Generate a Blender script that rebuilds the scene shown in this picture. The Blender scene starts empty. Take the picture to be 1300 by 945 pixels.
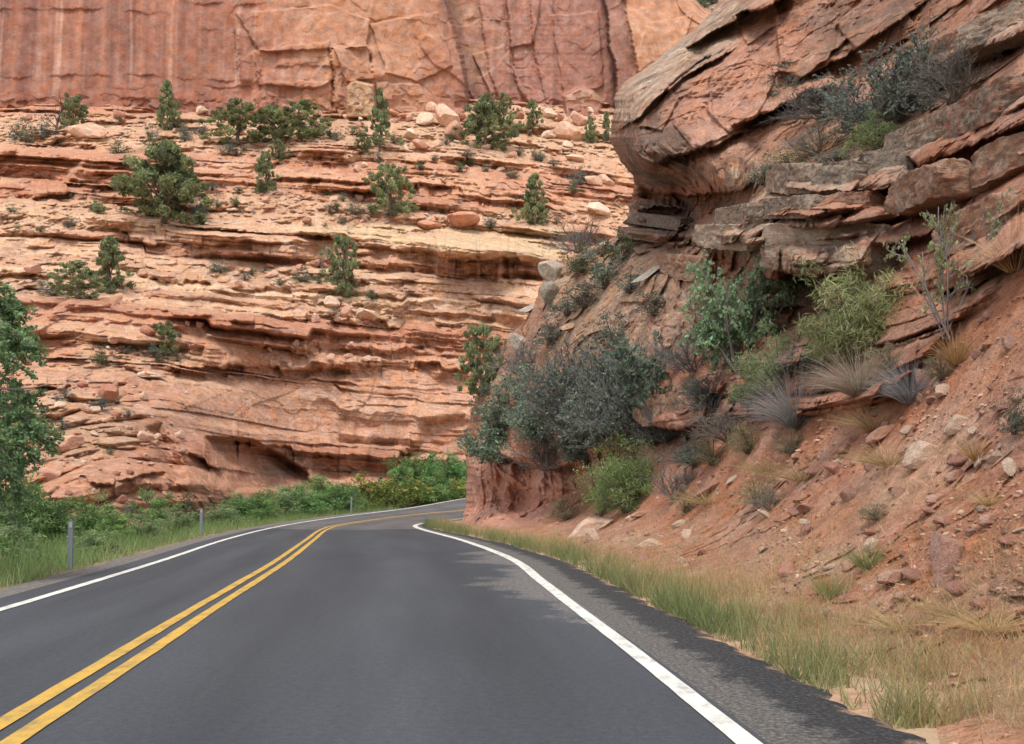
import bpy, math, random
import numpy as np
from math import radians
F4 = np.float32
sc = bpy.context.scene
COL = sc.collection

# ------------------------------------------------------------------ camera model
CAM_H, HZ, FPX, CX = 1.4, 628.0, 1300.0, 650.0     # eye height, horizon row, focal length (px of the 1300 px frame)
def unproj(px, py, Y):
    return (px - CX) / FPX * Y, Y, CAM_H + (HZ - py) / FPX * Y

cam_d = bpy.data.cameras.new("camera")
cam = bpy.data.objects.new("camera", cam_d); COL.objects.link(cam)
cam.location = (0, 0, CAM_H); cam.rotation_euler = (radians(90), 0, 0)
cam_d.sensor_width = 36; cam_d.lens = 36 * FPX / 1300
cam_d.shift_y = (HZ - 472.5) / 1300
cam_d.clip_start = 0.1; cam_d.clip_end = 5000
sc.camera = cam

# ------------------------------------------------------------------ noise
_rs = np.random.RandomState(7)
PERM = np.concatenate([_rs.permutation(256)] * 2).astype(np.int32)
_g = _rs.normal(size=(256, 3)); _g /= np.linalg.norm(_g, axis=1)[:, None]
GX, GY, GZ = [_g[:, k].astype(F4) for k in range(3)]

def pn(x, y, z):
    x = np.asarray(x, F4); y = np.asarray(y, F4); z = np.asarray(z, F4)
    x, y, z = np.broadcast_arrays(x, y, z)
    xi = np.floor(x); yi = np.floor(y); zi = np.floor(z)
    xf = x - xi; yf = y - yi; zf = z - zi
    xi = xi.astype(np.int32) & 255; yi = yi.astype(np.int32) & 255; zi = zi.astype(np.int32) & 255
    u = xf * xf * xf * (xf * (xf * 6 - 15) + 10); v = yf * yf * yf * (yf * (yf * 6 - 15) + 10); w = zf * zf * zf * (zf * (zf * 6 - 15) + 10)
    def c(dx, dy, dz):
        h = PERM[(PERM[(PERM[(xi + dx) & 255] + yi + dy) & 255] + zi + dz) & 255]
        return GX[h] * (xf - dx) + GY[h] * (yf - dy) + GZ[h] * (zf - dz)
    def l(a, b, t): return a + (b - a) * t
    r = l(l(l(c(0,0,0), c(1,0,0), u), l(c(0,1,0), c(1,1,0), u), v), l(l(c(0,0,1), c(1,0,1), u), l(c(0,1,1), c(1,1,1), u), v), w)
    return r * 1.5

def fbm(x, y, z, octv=4, gain=.5, ridge=False):
    s = 0; a = 1.0; f = 1.0
    for o in range(octv):
        n = pn(x * f + o * 17.3, y * f + o * 5.1, z * f + o * 9.7)
        if ridge: n = 1 - 2 * np.abs(n)
        s = s + n * a; a *= gain; f *= 2.03
    return s

def hsh(i, j=0, k=0):
    i = np.asarray(i).astype(np.int64); j = np.asarray(j).astype(np.int64); k = np.asarray(k).astype(np.int64)
    n = (i * 374761393 + j * 668265263 + k * 1442695041 + 1013904223) & 0xffffffff
    n = ((n ^ (n >> 13)) * 1274126177) & 0xffffffff
    n = ((n ^ (n >> 15)) * 2246822519) & 0xffffffff
    return (((n ^ (n >> 16)) & 0xffffff) / 16777216.0).astype(F4)

def worley(x, y, seed=0, jit=.9):
    """F1, F2, id of the nearest jittered cell point in 2D"""
    xi = np.floor(x); yi = np.floor(y)
    f1 = np.full(x.shape, 9, F4); f2 = f1.copy(); idn = np.zeros(x.shape, F4)
    for dx in (-1, 0, 1):
        for dy in (-1, 0, 1):
            cx = xi + dx; cy = yi + dy
            px_ = cx + .5 + (hsh(cx, cy, seed) - .5) * jit; py_ = cy + .5 + (hsh(cx, cy, seed + 91) - .5) * jit
            d = np.sqrt((px_ - x) ** 2 + (py_ - y) ** 2).astype(F4)
            near = d < f1
            f2 = np.where(near, f1, np.minimum(f2, d)); idn = np.where(near, hsh(cx, cy, seed + 33), idn); f1 = np.where(near, d, f1)
    return f1, f2, idn

def sstep(a, b, x):
    t = np.clip((x - a) / (b - a), 0, 1); return t * t * (3 - 2 * t)

def vrow(i, u, seed, sharp=1.0):
    """value noise along u, a different row for each integer i; sharp > 1 gives blocky jumps"""
    u = u + hsh(i, seed, 5) * 13.7
    k = np.floor(u); f = u - k
    f = np.clip((f - .5) * sharp + .5, 0, 1); f = f * f * (3 - 2 * f)
    a = hsh(i, k, seed); b = hsh(i, k + 1, seed)
    return a + (b - a) * f

def strata(zp, T, seed, lo=-20, hi=110):
    r = np.random.RandomState(seed); th = T * (.45 + 1.1 * r.rand(int((hi - lo) / T * 1.6) + 8))
    b = np.concatenate([[lo], lo + np.cumsum(th)])
    i = np.clip(np.searchsorted(b, zp.ravel()).reshape(zp.shape) - 1, 0, len(th) - 1)
    t = np.clip((zp - b[i]) / th[i], 0, 1)
    return i, t.astype(F4), th[i].astype(F4)

def tps(pts, lam=1e-3):
    """thin plate spline through (px, py, Y) on inverse depth: planes stay planes"""
    P = np.array(pts, float); xy = P[:, :2] / 300.0; v = 1.0 / P[:, 2] * 30
    n = len(P)
    def K(a, b):
        d2 = ((a[:, None, :] - b[None, :, :]) ** 2).sum(2); return .5 * d2 * np.log(d2 + 1e-12)
    A = np.zeros((n + 3, n + 3)); A[:n, :n] = K(xy, xy) + lam * np.eye(n)
    A[:n, n] = 1; A[:n, n + 1:] = xy; A[n, :n] = 1; A[n + 1:, :n] = xy.T
    w = np.linalg.solve(A, np.concatenate([v, np.zeros(3)]))
    def f(px, py):
        sh = np.broadcast(px, py).shape
        q = np.stack([np.broadcast_to(px, sh).ravel(), np.broadcast_to(py, sh).ravel()], 1) / 300.0
        out = np.empty(len(q))
        for s in range(0, len(q), 40000):
            c = q[s:s + 40000]; out[s:s + 40000] = K(c, xy) @ w[:n] + w[n] + c @ w[n + 1:]
        return (30.0 / np.maximum(out, .12)).reshape(sh).astype(F4)
    return f

def poly_line(px, py, pts):
    """signed vertical distance (px) above the polyline, and a 0..1 weight inside its span"""
    p = np.array(pts, float)
    yl = np.interp(px, p[:, 0], p[:, 1])
    L = p[-1, 0] - p[0, 0]; e = min(40, L * .2)
    w = sstep(p[0, 0] - e * .3, p[0, 0] + e, px) * (1 - sstep(p[-1, 0] - e, p[-1, 0] + e * .3, px))
    return yl - py, w

def poly_mask(px, py, poly, soft):
    P = np.array(poly, float); Q = np.roll(P, -1, 0)
    inside = np.zeros(px.shape, bool); dist = np.full(px.shape, 1e9, F4)
    for (ax, ay), (bx, by) in zip(P, Q):
        c = ((ay > py) != (by > py))
        if by != ay: inside ^= c & (px < (bx - ax) * (py - ay) / (by - ay) + ax)
        vx, vy = bx - ax, by - ay
        t = np.clip(((px - ax) * vx + (py - ay) * vy) / (vx * vx + vy * vy + 1e-9), 0, 1)
        dist = np.minimum(dist, np.hypot(px - ax - t * vx, py - ay - t * vy))
    sd = np.where(inside, dist, -dist)
    return sstep(-soft, soft, sd).astype(F4)

def ledge(px, py, pts, up, amp, dn=14, rec=.4):
    """protrusion of a ledge whose lower lip is the polyline: amp metres at the lip fading over `up` px above, a recess of rec*amp under it"""
    h, w = poly_line(px, py, pts)
    k = sstep(-1.5, 2.0, h)
    above = k * (1 - sstep(up * .25, up * 1.6, h)) * (.8 + .2 * np.sqrt(np.clip(h / 8, 0, 1)))
    below = (1 - k) * (1 - sstep(dn * .4, dn * 2.2, -h))
    return w * (amp * above - amp * rec * below)

def terrace(v, w=.12):
    k = np.floor(v); return k + sstep(1 - w, 1, v - k)

def mixc(a, b, t):
    return a + (b - a) * t[..., None]
def rgb(*c): return np.array(c, F4)

# ------------------------------------------------------------------ mesh / object helpers
def mk_mesh(name, V, faces, col=None, mat=None, smooth=False, uv=None):
    """faces: list of (n, k) index arrays"""
    me = bpy.data.meshes.new(name)
    V = np.asarray(V, F4).reshape(-1, 3)
    me.vertices.add(len(V)); me.vertices.foreach_set("co", V.ravel())
    faces = [np.asarray(f, np.int32) for f in faces if len(f)]
    loops = np.concatenate([f.ravel() for f in faces]); tot = np.concatenate([np.full(len(f), f.shape[1], np.int32) for f in faces])
    st = np.concatenate([[0], np.cumsum(tot)[:-1]]).astype(np.int32)
    me.loops.add(len(loops)); me.loops.foreach_set("vertex_index", loops)
    me.polygons.add(len(tot)); me.polygons.foreach_set("loop_start", st)
    if smooth: me.polygons.foreach_set("use_smooth", np.ones(len(tot), bool))
    else: me.polygons.foreach_set("use_smooth", np.zeros(len(tot), bool))
    if col is not None:
        ca = me.color_attributes.new("Col", 'FLOAT_COLOR', 'POINT')
        c4 = np.ones((len(V), 4), F4); c4[:, :3] = np.asarray(col, F4).reshape(-1, 3)
        ca.data.foreach_set("color", c4.ravel())
    if uv is not None:
        ul = me.uv_layers.new(name="UVMap"); ul.data.foreach_set("uv", np.asarray(uv, F4).reshape(-1, 2)[loops].ravel())
    me.update(calc_edges=True)
    if mat is not None: me.materials.append(mat)
    return me

def link(name, data, parent=None, label=None, cat=None, group=None, kind=None, loc=None):
    o = bpy.data.objects.new(name, data); COL.objects.link(o)
    if parent is not None: o.parent = parent
    if loc is not None: o.location = loc
    tag(o, label, cat, group, kind); return o

def tag(o, label=None, cat=None, group=None, kind=None):
    for k, v in (("label", label), ("category", cat), ("group", group), ("kind", kind)):
        if v: o[k] = v

def grid_faces(nr, nc):
    i = np.arange((nr - 1) * nc).reshape(nr - 1, nc)[:, :-1].ravel()
    return np.stack([i, i + nc, i + nc + 1, i + 1], 1)

class Grid:
    """a finished rock surface, looked up by picture position so that things can stand on it"""
    def __init__(self, px, py, Y): self.px, self.py, self.Y = px, py, Y
    def at(self, x, y):
        r = int(np.argmin(np.abs(self.py[:, 0] - y))); c = int(np.argmin(np.abs(self.px[r] - x)))
        return float(self.Y[r, c])

# ------------------------------------------------------------------ materials
def new_mat(name):
    m = bpy.data.materials.new(name); m.use_nodes = True; nt = m.node_tree; nt.nodes.clear()
    return m, nt.nodes, nt.links
def nd(N, t, **kw):
    n = N.new(t)
    for k, v in kw.items():
        if k in n.inputs: n.inputs[k].default_value = v
        else: setattr(n, k, v)
    return n

def rock_mat(name, scale=1.0, bump=1.0, fine=1.0, zs=1.5, grain=.25):
    m, N, L = new_mat(name)
    out = N.new('ShaderNodeOutputMaterial'); b = nd(N, 'ShaderNodeBsdfPrincipled', Roughness=.92); b.inputs['Specular IOR Level'].default_value = .15
    at = nd(N, 'ShaderNodeAttribute', attribute_name="Col")
    tc = N.new('ShaderNodeTexCoord')
    mp = N.new('ShaderNodeMapping'); mp.inputs['Scale'].default_value = (scale, scale, scale * zs); L.new(tc.outputs['Object'], mp.inputs['Vector'])
    n1 = nd(N, 'ShaderNodeTexNoise', Scale=2.2, Detail=9.0, Roughness=.68); L.new(mp.outputs[0], n1.inputs['Vector'])
    n2 = nd(N, 'ShaderNodeTexNoise', Scale=9.0 * fine, Detail=6.0, Roughness=.7); L.new(mp.outputs[0], n2.inputs['Vector'])
    r1 = nd(N, 'ShaderNodeMapRange'); r1.inputs[1].default_value = .3; r1.inputs[2].default_value = .7; r1.inputs[3].default_value = .68; r1.inputs[4].default_value = 1.3
    L.new(n1.outputs['Fac'], r1.inputs[0])
    r2 = nd(N, 'ShaderNodeMapRange'); r2.inputs[1].default_value = .3; r2.inputs[2].default_value = .7; r2.inputs[3].default_value = 1 - 1.3 * grain; r2.inputs[4].default_value = 1 + 1.25 * grain
    L.new(n2.outputs['Fac'], r2.inputs[0])
    mu = nd(N, 'ShaderNodeMath', operation='MULTIPLY'); L.new(r1.outputs[0], mu.inputs[0]); L.new(r2.outputs[0], mu.inputs[1])
    vm = nd(N, 'ShaderNodeVectorMath', operation='SCALE'); L.new(at.outputs['Color'], vm.inputs[0]); n4 = nd(N, 'ShaderNodeTexNoise', Scale=34.0 * fine, Detail=4.0, Roughness=.8); L.new(mp.outputs[0], n4.inputs['Vector'])
    r4 = nd(N, 'ShaderNodeMapRange'); r4.inputs[1].default_value = .3; r4.inputs[2].default_value = .7; r4.inputs[3].default_value = 1 - grain; r4.inputs[4].default_value = 1 + grain; L.new(n4.outputs['Fac'], r4.inputs[0])
    mu2 = nd(N, 'ShaderNodeMath', operation='MULTIPLY'); L.new(mu.outputs[0], mu2.inputs[0]); L.new(r4.outputs[0], mu2.inputs[1])
    L.new(mu2.outputs[0], vm.inputs['Scale'])
    hs = nd(N, 'ShaderNodeHueSaturation'); L.new(vm.outputs[0], hs.inputs['Color'])
    n3 = nd(N, 'ShaderNodeTexNoise', Scale=.9, Detail=4.0); L.new(tc.outputs['Object'], n3.inputs['Vector'])
    r3 = nd(N, 'ShaderNodeMapRange'); r3.inputs[1].default_value = .3; r3.inputs[2].default_value = .7; r3.inputs[3].default_value = .82; r3.inputs[4].default_value = 1.1
    L.new(n3.outputs['Fac'], r3.inputs[0]); L.new(r3.outputs[0], hs.inputs['Saturation'])
    L.new(hs.outputs[0], b.inputs['Base Color'])
    ad = nd(N, 'ShaderNodeMath', operation='MULTIPLY_ADD'); L.new(n2.outputs['Fac'], ad.inputs[0]); ad.inputs[1].default_value = .5; L.new(n1.outputs['Fac'], ad.inputs[2])
    bp = nd(N, 'ShaderNodeBump', Strength=.8, Distance=.28 * bump / scale); L.new(ad.outputs[0], bp.inputs['Height']); L.new(bp.outputs[0], b.inputs['Normal'])
    L.new(b.outputs[0], out.inputs[0]); return m

def leaf_mat(name, trans=.3, rough=.65):
    m, N, L = new_mat(name)
    out = N.new('ShaderNodeOutputMaterial'); at = nd(N, 'ShaderNodeAttribute', attribute_name="Col")
    oi = N.new('ShaderNodeObjectInfo')
    r = nd(N, 'ShaderNodeMapRange'); r.inputs[3].default_value = .86; r.inputs[4].default_value = 1.16; L.new(oi.outputs['Random'], r.inputs[0])
    vm = nd(N, 'ShaderNodeVectorMath', operation='SCALE'); L.new(at.outputs['Color'], vm.inputs[0]); L.new(r.outputs[0], vm.inputs['Scale'])
    b = nd(N, 'ShaderNodeBsdfPrincipled', Roughness=rough); b.inputs['Specular IOR Level'].default_value = .25
    L.new(vm.outputs[0], b.inputs['Base Color'])
    if trans:
        t = N.new('ShaderNodeBsdfTranslucent'); L.new(vm.outputs[0], t.inputs['Color'])
        mx = nd(N, 'ShaderNodeMixShader'); mx.inputs[0].default_value = trans
        L.new(b.outputs[0], mx.inputs[1]); L.new(t.outputs[0], mx.inputs[2]); L.new(mx.outputs[0], out.inputs[0])
    else: L.new(b.outputs[0], out.inputs[0])
    return m

M_CLIFF = rock_mat("layered sandstone", .55, 1.0)
M_WALL = rock_mat("varnished sandstone", .4, .35, 1.0, 1.0, .08)
M_OUT = rock_mat("weathered outcrop sandstone", 1.3, 1.2)
M_STONE = rock_mat("loose stone", 2.0, .6)
M_LEAF = leaf_mat("leaves", .42)
M_TWIG = leaf_mat("twigs", 0, .85)
# ------------------------------------------------------------------ light: high overcast with a soft sun behind the camera
SUN_EL, SUN_AZ = 60.0, 190.0      # azimuth from +Y clockwise: the light comes from behind the camera
w = bpy.data.worlds.new("World"); sc.world = w; w.use_nodes = True
N, L = w.node_tree.nodes, w.node_tree.links; N.clear()
sky = N.new('ShaderNodeTexSky'); sky.sky_type = 'NISHITA'; sky.sun_disc = False
sky.sun_elevation = radians(SUN_EL); sky.sun_rotation = radians(SUN_AZ); sky.dust_density = 4.0; sky.air_density = 1.0; sky.altitude = 1500
hs = N.new('ShaderNodeHueSaturation'); hs.inputs['Saturation'].default_value = .3; L.new(sky.outputs[0], hs.inputs['Color'])
bg = N.new('ShaderNodeBackground'); bg.inputs['Strength'].default_value = .15; L.new(hs.outputs[0], bg.inputs['Color'])
ow = N.new('ShaderNodeOutputWorld'); L.new(bg.outputs[0], ow.inputs[0])
sd = bpy.data.lights.new("sun", 'SUN'); sd.energy = 1.5; sd.angle = radians(20); sd.color = (1.0, .95, .87)
so = bpy.data.objects.new("sun", sd); COL.objects.link(so)
from mathutils import Vector
el, az = radians(SUN_EL), radians(SUN_AZ)
dvec = Vector((math.sin(az) * math.cos(el), math.cos(az) * math.cos(el), math.sin(el)))
so.rotation_euler = dvec.to_track_quat('Z', 'Y').to_euler()
vs = sc.view_settings; vs.view_transform = 'Standard'; vs.look = 'None'; vs.gamma = 1; vs.use_curve_mapping = False; vs.exposure = 0.94
sc.render.engine = 'CYCLES'; sc.cycles.use_denoising = True
sc.cycles.max_bounces = 6; sc.cycles.diffuse_bounces = 3; sc.cycles.glossy_bounces = 2; sc.cycles.transmission_bounces = 3; sc.cycles.transparent_max_bounces = 4
# ------------------------------------------------------------------ the canyon side across the road: ledgy slope
slope_pts = []
for py, row in {
    760: [(-300,26),(0,27),(100,29),(200,33),(300,44),(450,62),(600,68),(800,74),(1000,80)],
    700: [(-300,30),(0,32),(100,34),(200,38),(260,46),(350,62),(450,76),(600,82),(800,86),(1000,88)],
    640: [(-300,34),(0,38),(100,39),(180,42),(250,50),(330,65),(450,79),(600,85),(800,88),(1000,90)],
    560: [(-300,42),(0,46),(100,48),(200,54),(300,68),(420,82),(600,87),(800,90),(1000,92)],
    480: [(-300,56),(0,60),(150,64),(300,76),(450,86),(600,91),(800,94),(1000,96)],
    400: [(-300,70),(0,73),(200,79),(400,88),(600,94),(800,98),(1000,100)],
    300: [(-300,84),(0,88),(200,92),(400,97),(600,102),(800,107),(1000,110)],
    220: [(-300,95),(0,99),(200,103),(400,106),(600,112),(800,118),(1000,122)],
    165: [(-300,108),(0,112),(200,116),(400,118),(600,124),(800,131),(1000,136)],
    120: [(-300,122),(0,128),(200,131),(400,133),(600,140),(800,147),(1000,152)]}.items():
    slope_pts += [(x, py, y) for x, y in row]
f_slope = tps(slope_pts)
cols = np.concatenate([np.linspace(-300, -8, 60), np.linspace(-5, 830, 880), np.linspace(836, 1000, 40)])
rows = np.concatenate([np.linspace(118, 690, 640), np.linspace(693, 760, 24)])
PX, PY = np.meshgrid(cols, rows); PX = PX.astype(F4); PY = PY.astype(F4)
Y0 = f_slope(PX, PY); X, Y, Z = unproj(PX, PY, Y0)
far = sstep(45, 80, Y0)                       # 0 on the near tumbled rocks at the left
wx = X + 1.5 * fbm(X * .05, Z * .05, 3.3, 3)
zp = Z + .035 * X + .8 * pn(X * .045, Z * .03, .5) + .28 * fbm(X * .16, Z * .12, Y * .05, 3) + .14 * pn(X * .9, Z * .9, 4.)
blk = 1.3 * (vrow(np.floor((Z + .035 * X) / 5).astype(int), wx / 7, 77, 10.) - .5)
zp = zp + blk * sstep(-.2, .2, pn(X * .04, Z * .05, 6.6))
patch = .45 + .85 * sstep(-.35, .35, fbm(X * .06, Z * .11, 2.9, 3))          # where the beds stand out and where they are worn smooth
D = np.zeros_like(Z); LI = None
deb = np.zeros_like(Z)
for poly, s_ in (([(-300,150),(420,150),(440,185),(300,190),(60,186),(-300,186)], 8), ([(420,140),(830,140),(830,232),(700,205),(560,200),(440,196)], 10),
                 ([(225,244),(300,240),(460,252),(470,285),(360,292),(240,290)], 10), ([(430,255),(560,270),(700,262),(830,255),(830,300),(700,287),(430,287)], 7),
                 ([(-300,255),(140,255),(150,290),(60,300),(-300,300)], 10), ([(255,338),(440,338),(440,362),(260,352)], 8), ([(400,372),(500,384),(500,412),(400,402)], 8),
                 ([(-20,356),(160,362),(160,380),(-20,378)], 6), ([(100,440),(260,440),(260,462),(110,470)], 7), ([(40,500),(150,495),(190,560),(90,590),(20,570)], 12)):
    deb = np.maximum(deb, poly_mask(PX, PY, poly, s_))
for T, cf, seed, LX in ((4.4, .58, 11, 10.), (1.7, .62, 12, 5.), (.66, .44, 13, 2.4), (.28, .27, 14, 1.1)):
    i, t, th = strata(zp + (.0 if T > 1 else .12 * pn(X * .5, Z * .5, T)), T, seed)
    v = vrow(i, wx / LX, seed, 1.3); v2 = vrow(i, wx / (LX * .6) + 4, seed + 50, 2.2)
    a = .35 + .45 * hsh(i, seed, 3)
    saw = np.where(t < a, (t / a) ** .7, 1 - sstep(0, 1, (t - a) / (1 - a + 1e-4)))
    c = a - .25 * hsh(i, seed, 9)
    cap = sstep(c - .04, c + .02, t) * (1 - sstep(a, 1, t))
    under = (1 - sstep(.0, .3, t)) * sstep(0, .04, t)
    am = np.clip(v * 2.3 - .6, 0, 1.35)
    if T > 1: am = am * (1 - .5 * deb)
    else: am = am * patch * (1 - .85 * deb)
    D += th * cf * am * (.75 * saw + .8 * cap * v2 - .4 * under)
    jb = vrow(i, wx / (T * 1.4) + 2, seed + 70, 9.)                       # joint blocks
    D += th * .36 * (jb - .5) * am
    if T > 4: deb = np.maximum(deb, .9 * sstep(a + .05, a + .3, t) * sstep(.35, .6, v) * sstep(0, .35, .3 + pn(X * .1, Z * .1, 3.)))
    if T == 1.7: LI, LT = i, t
    if T == 4.4: LB = i
benchmask = deb
# rubble on the benches, tumbled blocks at the lower left
f1, f2, idc = worley(X / 1.0 + .3 * pn(X, Z, 1.), Z / .62, 3)
f1s, f2s, idcs = worley(X / .45, Z / .3, 8)
D += deb * (.62 * np.clip((f2 - f1) * 1.6, 0, .7) * (idc > .45) * (.4 + idc) + .26 * np.clip((f2s - f1s) * 1.6, 0, .6) * (idcs > .4))
rubm = 1.0
f1b, f2b, idb = worley(X / 2.6 + .5 * pn(X * .5, Z * .5, 2.), Z / 1.5 + .25 * X / 2.6, 5)
tum = np.clip((f2b - f1b) * 2.2, 0, 1) ** .6 * (.35 + idb)
tm = poly_mask(PX, PY, [(-300,520),(60,480),(170,500),(230,560),(260,620),(300,700),(300,800),(-300,800)], 40)
D = D * (1 - .45 * tm) + tm * (1.7 * tum - .5 + .7 * np.clip((f2 - f1) * 1.6, 0, .7) * (idc > .3))
D += .50 * fbm(X * .3, Z * .3, Y * .2, 4) + .30 * terrace(1.6 * fbm(X * .28, Z * .4, Y * .1, 3), .1) + .12 * fbm(X * 1.6, Z * 2.2, Y, 3, .6)
# the massive rounded band low down and the hollows under it
band = poly_mask(PX, PY, [(175,505),(300,488),(450,480),(600,470),(820,460),(820,600),(590,590),(520,570),(420,560),(350,575),(260,560),(190,560)], 14)
sm = 1.3 * sstep(0, .5, band) + .9 * fbm(X * .13, Z * .17, 5.5, 3)
D = D * (1 - .55 * band) + band * (sm * .7 + .18 * terrace(2.0 * fbm(X * .16, Z * .13, 1.5, 2), .08) + .5 * (vrow(np.floor(Z / 2.2 + .25 * pn(X * .2, Z * .2, 1.)).astype(int), X / 5, 171, 9.) - .5))
cave = poly_mask(PX, PY, [(262,556),(320,560),(352,576),(388,600),(400,622),(300,622),(282,592)], 4); D -= 5.5 * cave * (.7 + .4 * pn(X * .5, Z * .5, 1.))
cave2 = poly_mask(PX, PY, [(188,545),(204,540),(222,575),(236,610),(222,612),(205,580)], 6); D -= 1.8 * cave2
cave3 = poly_mask(PX, PY, [(538,535),(590,528),(600,560),(560,572),(535,562)], 8); D -= 1.8 * cave3
wedge = poly_mask(PX, PY, [(222,566),(262,560),(300,600),(318,640),(240,650),(226,610)], 12); D += 1.2 * wedge
for pts, up, amp, dn, rec in (
    ([(368,296),(430,300),(480,309),(540,319),(600,327),(660,331),(720,332)], 26, 2.2, 17, .55),
    ([(140,296),(200,310),(260,319),(330,321),(392,326)], 17, 1.5, 10, .5),
    ([(-20,250),(40,248),(100,244),(165,247)], 14, 1.3, 8, .5),
    ([(380,246),(470,240),(560,241),(640,250)], 16, 1.2, 11, .7),
    ([(290,214),(350,206),(420,206),(500,203),(600,203),(690,208)], 12, 1.1, 6, .5),
    ([(300,236),(360,228),(420,230)], 8, 1.2, 8, .6),
    ([(-20,190),(60,188),(140,190),(260,184),(420,180)], 8, .8, 5, .5),
    ([(-10,345),(40,345),(110,352),(160,356)], 12, 1.1, 8, .5),
    ([(170,352),(280,365),(380,372),(430,370)], 10, .8, 7, .5),
    ([(120,386),(220,402),(330,404),(420,398)], 10, .9, 6, .5),
    ([(280,402),(340,408),(420,403),(520,418),(600,425)], 10, .9, 8, .5),
    ([(150,462),(200,474),(260,466),(330,470),(450,462),(560,466),(620,470)], 11, 1.3, 8, .6),
    ([(300,441),(380,447),(450,449),(560,440),(640,440)], 9, .9, 7, .6),
    ([(40,488),(80,494),(120,500)], 14, 1.2, 8, .6),
    ([(265,556),(300,562),(340,570),(390,572),(470,576),(540,582),(600,584)], 22, 1.5, 20, .7),
    ([(195,545),(230,570),(265,590),(330,600)], 20, 1.2, 14, .6),
    ([(90,605),(150,612),(220,600)], 14, 1.0, 10, .6),
    ([(420,352),(480,356),(560,350),(640,356)], 9, .8, 8, .5),
    ([(440,330),(520,345),(600,352),(700,360)], 8, .7, 6, .5)):
    wob = np.array([(vrow(np.zeros(PX.shape[1], int), PX[0] / 34 + up, int(amp * 100) + up, 7.) - .5) * 11 + pn(PX[0] * .14, 1.7, up * .37) * 2.2])
    wv = .7 + .9 * pn(PX[0] * .03 + up, 5.5, amp)[None] + .25 * np.sign(pn(PX[0] * .06 + up, 2.5, amp))[None]
    D += ledge(PX, PY + wob, pts, up, amp * .92, dn, rec) * np.clip(wv, .25, 1.4)
D += (3.8 * pn(X * .05, 3.3, 1.) + 1.8 * pn(X * .17, 5.3, 1.) + .8 * pn(X * .6, Z * .4, 2.)) * (1 - sstep(148, 178, PY))
YS = Y0 - D
X, Y, Z = unproj(PX, PY, YS)
# rock colour: beds, sand on the benches, iron staining, darker slab foot and hollow
pal = np.array([(.56,.295,.19), (.52,.245,.15), (.62,.37,.245), (.42,.18,.11), (.58,.32,.20), (.68,.47,.32), (.50,.235,.15), (.40,.165,.105)], F4)
hb = (hsh(LI, 4, 4) * 7.99).astype(int); hb2 = (hsh(LB, 4, 8) * 7.99).astype(int)
C = .5 * pal[hb] + .5 * pal[hb2]
n = fbm(X * .12, Z * .3, 2.2, 4)
C = mixc(C, rgb(.46,.21,.135) + 0 * C, sstep(0, .8, n) * .55)
C = mixc(C, rgb(.66,.43,.28) + 0 * C, sstep(.1, .9, -n) * .55)
C = mixc(C, rgb(.60,.395,.265) + 0 * C, np.clip(benchmask, 0, 1) * .55)
cream = poly_mask(PX, PY, [(365,287),(480,285),(600,288),(720,288),(720,331),(660,330),(600,326),(540,318),(480,307),(430,298),(365,294)], 3)
C = mixc(C, rgb(.62,.47,.30) + 0 * C, cream * (.55 + .35 * sstep(-.4, .3, pn(X * .2, Z * .8, 1.))))
C = mixc(C, rgb(.22,.10,.07) + 0 * C, poly_mask(PX, PY, [(560,330),(700,334),(700,352),(560,346)], 6) * sstep(-.1, .5, pn(X * .9, Z * .12, 4.)) * .8)  # dark streaks just below the right part of the cream slab
C = mixc(C, rgb(.55,.30,.205) + 0 * C, band * .55)
C = mixc(C, rgb(.20,.125,.10) + 0 * C, poly_mask(PX, PY, [(330,572),(372,570),(402,590),(400,618),(350,620),(325,600)], 8) * .7 * sstep(-.5, .3, pn(X * .6, Z * .4, 2.)))  # darker patch in the hollow at the cliff foot
C = mixc(C, rgb(.24,.12,.085) + 0 * C, sstep(.25, .8, fbm(X * .25, Z * .12, 9.1, 4)) * .55 * (1 - cream))
C = mixc(C, rgb(.60,.42,.28) + 0 * C, sstep(.35, .8, hsh(np.round(idc * 997), 3)) * np.clip(benchmask, 0, 1) * rubm * .5)
C = (.88 * C + .12 * rgb(.62,.45,.33)) * rgb(1.05,.98,.90)
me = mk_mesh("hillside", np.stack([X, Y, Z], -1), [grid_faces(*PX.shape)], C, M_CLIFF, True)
link("hillside", me, kind="structure", label="ledgy pink sandstone hillside rising across the road")
G_SLOPE = Grid(PX, PY, YS)

# ------------------------------------------------------------------ the sheer wall above it
wall_pts = []
for px, y in ((-300,118),(0,120.5),(200,122.5),(400,123.5),(600,129.5),(800,136),(1000,141)):
    for py, dy in ((210, -.6), (100, 0), (0, 1.2), (-150, 3), (-260, 6)): wall_pts.append((px, py, y + dy))
f_wall = tps(wall_pts)
cols = np.concatenate([np.linspace(-300, -8, 50), np.linspace(-5, 905, 900), np.linspace(910, 1000, 20)])
rows = np.concatenate([np.linspace(-260, -8, 50), np.linspace(-6, 200, 240)])
PX, PY = np.meshgrid(cols, rows); PX = PX.astype(F4); PY = PY.astype(F4)
Y0 = f_wall(PX, PY); X, Y, Z = unproj(PX, PY, Y0)
rough = sstep(250, 360, PX)
D = 1.2 * fbm(X * .045, Z * .03, 1.7, 3) + .22 * fbm(X * .3, Z * .2, 6., 4) * (.5 + rough)
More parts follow.
